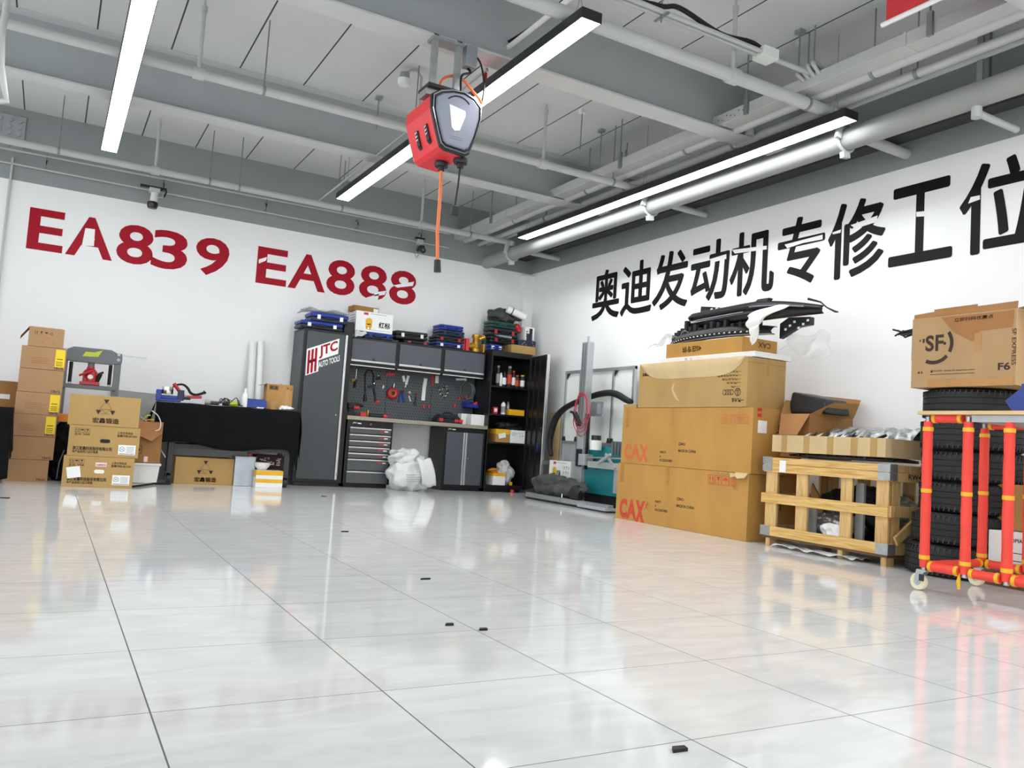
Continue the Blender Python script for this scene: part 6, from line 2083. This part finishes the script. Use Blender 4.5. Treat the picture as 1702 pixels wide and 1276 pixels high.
# ================================================================ CEILING EQUIPMENT
# combined reel
yr = 4.83
A = FY(715, 157, yr)
top = [(715, 158), (722, 153), (745, 150), (772, 159), (797, 181)]
fr = [(715, 158), (728, 152), (748, 151), (768, 155), (786, 166), (797, 182), (796, 202), (786, 235), (776, 258), (768, 261), (735, 250), (728, 243), (721, 215), (714, 180)]
P = [FY(px, py, yr) for px, py in fr]
o = Vector(((P[0].x + P[5].x) / 2, yr + .2, max(p.z for p in P)))
back = None
t = thing('hose_reel', 'hanging red and grey hose reel box with a dangling orange hose', 'hose reel', o)
L = [p - o for p in P]
DEP = .46
cen = sum(L, Vector()) / len(L)
MB().prism([Vector((p.x, L[0].y, p.z)) for p in L], (0, DEP, 0)).build('body', 'reel_red', t, bevel=.02)


def ring(s, y):
    return [Vector((cen.x + (p.x - cen.x) * s, L[0].y + y, cen.z + (p.z - cen.z) * s)) for p in L]


MB().prism(ring(1.015, -.035), (0, .03, 0)).build('seal_frame', 'dark_plastic', t, bevel=.006)
mb = MB()
a_, b_ = ring(.97, -.05), ring(.93, -.05)
for i in range(len(a_)):
    j = (i + 1) % len(a_)
    mb.prism([a_[i], a_[j], b_[j], b_[i]], (0, .014, 0))
mb.build('chrome_line', 'chrome', t)
c = MB().prism(ring(.86, -.06), (0, .03, 0)).build('front_cover', 'reel_cover', t, bevel=.012)
q = [Vector((cen.x + dx, L[0].y - .066, cen.z + dz)) for dx, dz in ((-.075, .085), (.055, .065), (.06, .03), (.02, -.09), (-.02, -.1), (-.045, -.08))]
MB().prism(q, (0, .01, 0)).build('mirror_badge', 'white_panel', c, bevel=.004)
MB().tube([Vector((cen.x + .13 * math.cos(a), L[0].y - .062, cen.z + .0 + .16 * math.sin(a))) for a in [math.radians(x) for x in range(50, 131, 10)]], .005, 6).build('moulded_arc', 'dark_plastic', c, smooth=60)
for dz in (-.14, -.155):
    MB().box(cen.x - .05, cen.x + .05, L[0].y - .063, L[0].y - .058, cen.z + dz, cen.z + dz + .005).build('moulded_line', 'ink_grey', c)
# left side vents
xl = min(p.x for p in L)
for yy in (.1, .27):
    zq = cen.z - .06
    v = MB().bar((xl + .024, L[0].y + yy, zq + .02), (xl + .055, L[0].y + yy, zq - .09), .045, .012, (1, 0, .3)).build('side_label', 'dark_plastic', t, bevel=.002)
    v2 = MB().bar((xl + .055, L[0].y + yy, zq - .09), (xl + .095, L[0].y + yy, zq - .125), .045, .012, (1, 0, .8)).build('side_label', 'dark_plastic', t, bevel=.002)
    for i in range(3):
        MB().bar((xl + .018 + i * .007, L[0].y + yy - .012, zq + .005 - i * .025), (xl + .018 + i * .007, L[0].y + yy + .012, zq + .0 - i * .025), .004, .008).build('label_mark', 'label_white', v)
zbt = min(p.z for p in L)
for i, (dx, dy) in enumerate(((.02, .22), (.1, .06))):
    MB().lathe([(.05, -.03), (.055, -.01), (.05, .01)], (cen.x + dx, L[0].y + dy, zbt + .0), 16).cyl((cen.x + dx, L[0].y + dy, zbt - .06), (cen.x + dx, L[0].y + dy, zbt - .02), .025, n=14).build('hose_outlet', 'dark_plastic', t, smooth=40)
# hoses
e0 = Vector((cen.x + .02, L[0].y + .22, zbt - .05))
wy = (o + e0).y
e1 = FY(727, 432, wy) - o
e2 = FY(727, 452, wy) - o
MB().tube([e0, e0.lerp(e1, .3), e0.lerp(e1, .7) + Vector((-.01, 0, 0)), e1], .0125, 10).build('orange_hose', 'orange_hose', t, smooth=60)
MB().cyl(e1, e2, .024, .028, n=14).build('hose_coupler', 'dark_plastic', t, smooth=40)
f0 = Vector((cen.x + .1, L[0].y + .06, zbt - .05))
f1 = FY(756, 342, (o + f0).y) - o
MB().tube([f0, f0.lerp(f1, .5) + Vector((.004, 0, 0)), f1], .007, 8).build('black_lead', 'black_rubber', t, smooth=60)
MB().box(f1.x - .025, f1.x + .03, f1.y - .02, f1.y + .02, f1.z - .07, f1.z).build('plug_socket', 'dark_plastic', t, bevel=.006)
# bracket
ztp = max(p.z for p in L)
bx = FY(760, 80, 4.93).x - o.x
for x in (bx - .17, bx + .02):
    MB().box(x - .022, x + .022, L[0].y + .1, L[0].y + .14, ztp + .04, 3.67 - o.z).build('hanger_strut', 'galvanised', t, bevel=.002)
MB().box(bx - .22, bx + .12, L[0].y + .06, L[0].y + .26, ztp + .02, ztp + .045).build('hanger_plate', 'black_metal', t, bevel=.003)
MB().box(bx - .22, bx + .12, L[0].y + .1, L[0].y + .24, ztp - .03, ztp + .02).build('swivel_mount', 'galvanised', t, bevel=.004)
MB().box(bx - .2, bx + .05, L[0].y + .08, L[0].y + .2, 3.625 - o.z, 3.648 - o.z).build('beam_clamp', 'galvanised', t)
MB().box(bx + .07, bx + .16, L[0].y + .08, L[0].y + .16, ztp + .26, ztp + .42).build('socket_box', 'tin', t, bevel=.004)
g0 = Vector((bx - .1, L[0].y + .16, ztp + .0))
zz0 = Vector((bx + .28, L[0].y + .2, ztp + .06))
MB().hose([g0, g0 + Vector((.03, 0, .14)), g0 + Vector((.16, 0, .19)), g0 + Vector((.3, 0, .1)), zz0], .011, 8).build('orange_feed_hose', 'orange_hose', t, smooth=60)
MB().hose([Vector((bx + .1, L[0].y + .14, ztp + .4)), Vector((bx + .22, L[0].y + .16, ztp + .36)), Vector((bx + .28, L[0].y + .18, ztp + .2)), zz0], .007, 8).build('power_lead', 'black_rubber', t, smooth=60)
MB().hose([Vector((bx + .02, L[0].y + .02, ztp)), Vector((bx + .03, L[0].y + .05, ztp + .15)), Vector((bx + .12, L[0].y + .1, ztp + .22)), Vector((bx + .1, L[0].y + .14, ztp + .28))], .01, 8).build('power_lead', 'black_rubber', t, smooth=60)

# air pipe with a red fitting, running towards the camera above the middle lamp
zp = 3.8
p0 = FZ(808, 108, zp)
t = thing('air_pipe', 'white air pipe ending in a red fitting above the hanging reel', 'pipe', (p0.x, p0.y, zp))
MB().cyl((0, 0, 0), (0, -6, 0), .02, n=14).build('pipe', 'white_paint', t, smooth=40)
MB().cyl((0, .03, .01), (0, .0, -.07), .026, n=14).build('elbow', 'white_paint', t, smooth=40)
MB().cyl((0, .0, -.07), (0, 0, -.16), .015, n=12).build('red_fitting', 'jack_red', t, smooth=40)
w0 = zz0 + o - Vector((p0.x, p0.y, zp))
MB().hose([(0, 0, -.16), (-.0, 0, -.24), w0], .007, 8).build('air_whip', 'jack_red', t, smooth=60)
MB().tube([(-.02, -.02, .02), (-.03, -.2, .04), (.02, -.5, .05), (.03, -.9, .03), (.03, -3, .03)], .012, 8).build('black_cable', 'black_rubber', t, smooth=60)
MB().cyl((0, -.9, 0), (0, -.9, ZC - zp), .005, n=8).build('hanger_rod', 'rod_steel', t)

# thin conduit behind the middle lamp
q0, q1 = FZ(524, 338, 3.66), FZ(660, 236, 3.66)
t = thing('thin_conduit', 'thin pale conduit running beside the far end of the middle strip lamp', 'conduit', (q0.x, q0.y, 3.66))
MB().cyl((0, 0, 0), (0, 5.2 - q0.y, 0), .011, n=10).build('tube', 'pipe_paint', t, smooth=40)
MB().cyl((0, -1.0, 0), (0, -1.0, ZC - 3.66), .005, n=8).build('hanger_rod', 'rod_steel', t)

# smoke detector
sd_ = FZ(674, 108, ZC)
t = thing('smoke_detector', 'white smoke detector on a bent conduit left of the reel bracket', 'smoke detector', (sd_.x, sd_.y, ZC))
MB().lathe([(0, -.2), (.055, -.195), (.062, -.17), (.062, -.14), (.05, -.135)], (0, 0, 0), 28).build('sensor', 'label_white', t, smooth=40)
MB().lathe([(.0, -.135), (.05, -.135), (.045, -.08), (.0, -.08)], (0, 0, 0), 24).build('base', 'tin', t, smooth=40)
MB().tube([(.01, 0, -.08), (.06, 0, -.03), (.12, 0, -.02), (.17, 0, -.07), (.17, 0, -.16), (.17, .0, -.45)], .013, 8).build('conduit', 'pipe_paint', t, smooth=60)

# cameras on the back wall
c = FY(255, 338, 10.3)
t = thing('security_camera', 'white barrel security camera with a dark lens hanging above the red digits', 'security camera', c)
MB().cyl((0, 0, -.02), (.005, .03, .14), .05, .04, n=20).build('barrel', 'white_panel', t, smooth=40)
MB().lathe([(0, -.055), (.05, -.05), (.062, -.02), (.062, .02), (.05, .03)], (-.01, -.01, -.015), 24).build('lens_hood', 'gloss_black', t, smooth=40)
MB().box(-.06, .06, -.03, .08, .14, .19).build('mount', 'pipe_paint', t, bevel=.006)
MB().box(-.16, .14, .04, .08, .2, .225).build('clamp_bar', 'black_metal', t)
MB().hose([(.06, 0, .17), (.1, -.01, .2), (.13, -.01, .17), (.11, -.01, .1)], .01, 6).build('cable', 'black_rubber', t, smooth=60)
MB().hose([(.02, 0, .12), (.06, -.02, .08), (.1, -.02, .1), (.09, 0, .15)], .004, 6).build('thin_cable', 'pipe_paint', t, smooth=60)
c = FY(701, 416, 10.3)
t = thing('security_camera', 'small black security camera above the end of the red sign, beside the orange hose', 'security camera', c)
MB().cyl((0, -.05, -.01), (0, .1, .02), .042, n=20).build('barrel', 'gloss_black', t, smooth=40)
MB().box(-.035, .035, -.03, .1, .02, .07).build('top_cover', 'black_metal', t, bevel=.012)
MB().cyl((0, -.054, -.0), (0, -.05, -.0), .012, n=14).build('lens', 'tin', t, smooth=40)
MB().box(-.05, .04, .05, .11, .09, .17).build('mount', 'pipe_paint', t, bevel=.006)
MB().box(-.08, .06, .05, .09, .17, .195).build('clamp_bar', 'black_metal', t)
MB().hose([(-.04, .05, .1), (-.1, .03, .0), (-.07, .04, -.09), (-.02, .05, -.06), (-.06, .04, -.12)], .004, 6).build('thin_cable', 'rod_steel', t, smooth=60)

# two thin conduits under the far sprinkler pipe
for q0, q1, lab, r in (((0, 251), (694, 378), 'upper thin conduit running along the back wall under the sprinkler pipe', .012), ((0, 266), (694, 402), 'lower thin conduit running along the back wall carrying the cameras', .01)):
    a, b = FY(*q0, 10.38), FY(*q1, 10.38)
    t = thing('wall_conduit', lab, 'conduit', (0, 10.38, a.z))
    MB().cyl((-7, 0, 0), (4.75, 0, b.z - a.z), r, n=10).build('tube', 'pipe_paint', t, smooth=40)
    for x in (-.42, .85, 2.1, 3.35, 4.3):
        MB().box(x - .006, x + .006, -.006, .006, -.05, .1).box(x - .006, x + .006, .006, YB - 10.38, .02, .032).build('bracket', 'rod_steel', t)

# conduit dropping at the far left
a = [FZ(p, q, 3.5) for p, q in ((18, -30), (10, 20), (4, 52))]
t = thing('drop_conduit', 'white conduit bending down at the top left edge', 'conduit', (0, 0, 0))
MB().tube([FY(17, -40, 6.3), FY(9, 20, 6.3), FY(3, 60, 6.3), FY(2, 110, 6.3), FY(6, 140, 6.3), FY(11, 168, 6.3), FY(-30, 170, 6.3)], .022, 10).build('tube', 'pipe_paint', t, smooth=60)
p = FY(17, -40, 6.3)
MB().cyl((p.x, p.y, p.z), (p.x, p.y, ZC), .022, n=10).build('riser', 'pipe_paint', t, smooth=40)

# conduit pair, junction box and flexible leads at the upper right
zq = 3.79
a, b = FZ(1028, 2, zq), FZ(1262, 88, zq)
yy = (a.y + b.y) / 2
t = thing('conduit_pair', 'pair of pale conduits with a black cable crossing the upper right ceiling', 'conduit', (b.x, yy, zq))
for k_, dy in enumerate((0, -.05)):
    MB().cyl((-6, dy, 0), (0, dy, 0), .018, n=12).build('tube', 'pipe_paint', t, smooth=40)
MB().box(-.01, .14, -.09, .04, -.04, .04).build('junction_box', 'white_panel', t, bevel=.004)
MB().cyl((.14, -.02, 0), (.62, -.02, 0), .02, n=12).cyl((.14, .02, .02), (.62, .02, .02), .014, n=12).build('tube', 'pipe_paint', t, smooth=40)
for x in (-.95, .6):
    MB().cyl((x, -.02, -.06), (x, -.02, ZC - zq), .006, n=8).bar((x, -.1, -.022), (x, .05, -.022), .02, .012).build('hanger_rod', 'rod_steel', t)
MB().hose([(-5, -.02, .03), (-1.6, -.02, .03), (-1.0, -.02, .05), (-.8, -.03, .09), (-.4, -.02, .03), (-.1, -.02, .06), (.02, -.03, .03)], .018, 8).build('black_cable', 'black_rubber', t, smooth=60)
xt = 4.86 - b.x
for k_ in range(4):
    d = -.09 + k_ * .05
    MB().hose([(.6, -.02, 0), (.68, -.02 + d * .2, -.0), ((.68 + xt) / 2, d * .8, .05 - k_ * .012), (xt - .05, d, .05 - k_ * .012), (xt + .01, d - .02, -.04)], .017, 8).build('flexible_lead', 'pipe_paint', t, smooth=60)

# red banner at the upper right
p0, p1 = FX(1466, 42, 4.3), FX(1566, -2, 4.3)
zb = p0.z
t = thing('hanging_banner', 'red banner with a white bottom rod hanging at the upper right', 'banner', (4.3, p0.y, zb), RZ)
Lb = p0.y - 1.2
MB().cyl((0, 0, 0), (Lb, 0, 0), .016, n=14).build('bottom_rod', 'label_white', t, smooth=40)
MB().box(.03, Lb - .03, -.002, .002, .0, ZC - zb - .02).build('cloth', 'red_plastic', t)
for x in (.1, Lb - .1):
    MB().cyl((x, 0, ZC - zb - .03), (x, 0, ZC - zb), .004, n=6).build('cord', 'rod_steel', t)

# ceiling fixings: anchor for the small detector and threaded rods
for i, (px, py, L_, lab) in enumerate(((968, 183, .42, 'threaded rod with a small white box near the beam, right of the reel'), (1330, 50, .3, 'threaded rod above the conduit pair, right of the junction box'), (1500, 60, .45, 'threaded rod near the red banner, over the trunking'), (630, 160, .35, 'thin wire pair hanging left of the reel'), (1000, 215, .4, 'thin rod hanging right of the white boxed rod'))):
    q = FZ(px, py, ZC)
    t = thing('ceiling_rod', lab, 'rod', (q.x, q.y, ZC))
    MB().cyl((0, 0, -L_), (0, 0, 0), .006, n=8).build('rod', 'rod_steel', t)
    MB().box(-.03, .03, -.03, .03, -.035, 0).build('anchor_plate', 'label_white' if i == 0 else 'tin', t)

# ================================================================ LITTER ON THE FLOOR
tag(MB().cyl((0, 0, 0), (0, 0, .045), .028, .026, n=20).build('red_stopper', 'red_plastic', None, smooth=40, loc=FZ(851, 819, 0)), 'small red plastic stopper on the floor by the open locker', 'stopper')
for px, py, w, d, lab in ((1127, 1247, .05, .022, 'black plastic chip on the floor closest to the camera'), (802, 1047, .04, .02, 'dark crumb on the floor by a tile joint, right one of the two'), (746, 1039, .04, .018, 'dark crumb on the floor left of the joint crumb'), (707, 963, .06, .012, 'thin dark sliver on the mid floor'), (573, 884, .06, .014, 'thin dark sliver on the floor before the drawer cabinet'), (8, 828, .07, .025, 'dark scrap on the floor at the left edge, by the oil cartons'), (538, 825, .06, .014, 'dark sliver on the floor right before the tall logo locker')):
    q = FZ(px, py, 0)
    o_ = MB().prism([(-w / 2, -d / 2, 0), (w * .4, -d * .6, 0), (w / 2, d * .3, 0), (-w * .2, d / 2, 0)], (0, 0, .008)).build('floor_scrap', 'black_rubber', None, bevel=.001, loc=(q.x, q.y, .0005))
    tag(o_, lab, 'scrap')

# bent pipe rising beside the trunking
p = FX(1246, 222, 5.22)
q = FX(1250, 178, 5.22)
t = thing('elbow_pipe', 'short grey pipe with an elbow rising behind the trunking near the right strip lamp', 'pipe', (5.22, p.y, p.z))
h = q.z - p.z
MB().hose([(0, 0, 0), (0, 0, h * .7), (.0, 0, h), (.06, 0, h + .05), (.14, 0, h + .05)], .035, 12).build('pipe', 'pipe_paint', t, smooth=60)
MB().cyl((0, 0, -.02), (0, 0, .03), .045, n=16).build('collar', 'pipe_paint', t, smooth=40)
MB().cyl((.14, 0, h + .05), (.14, 0, ZC - p.z), .006, n=8).build('hanger_rod', 'rod_steel', t)
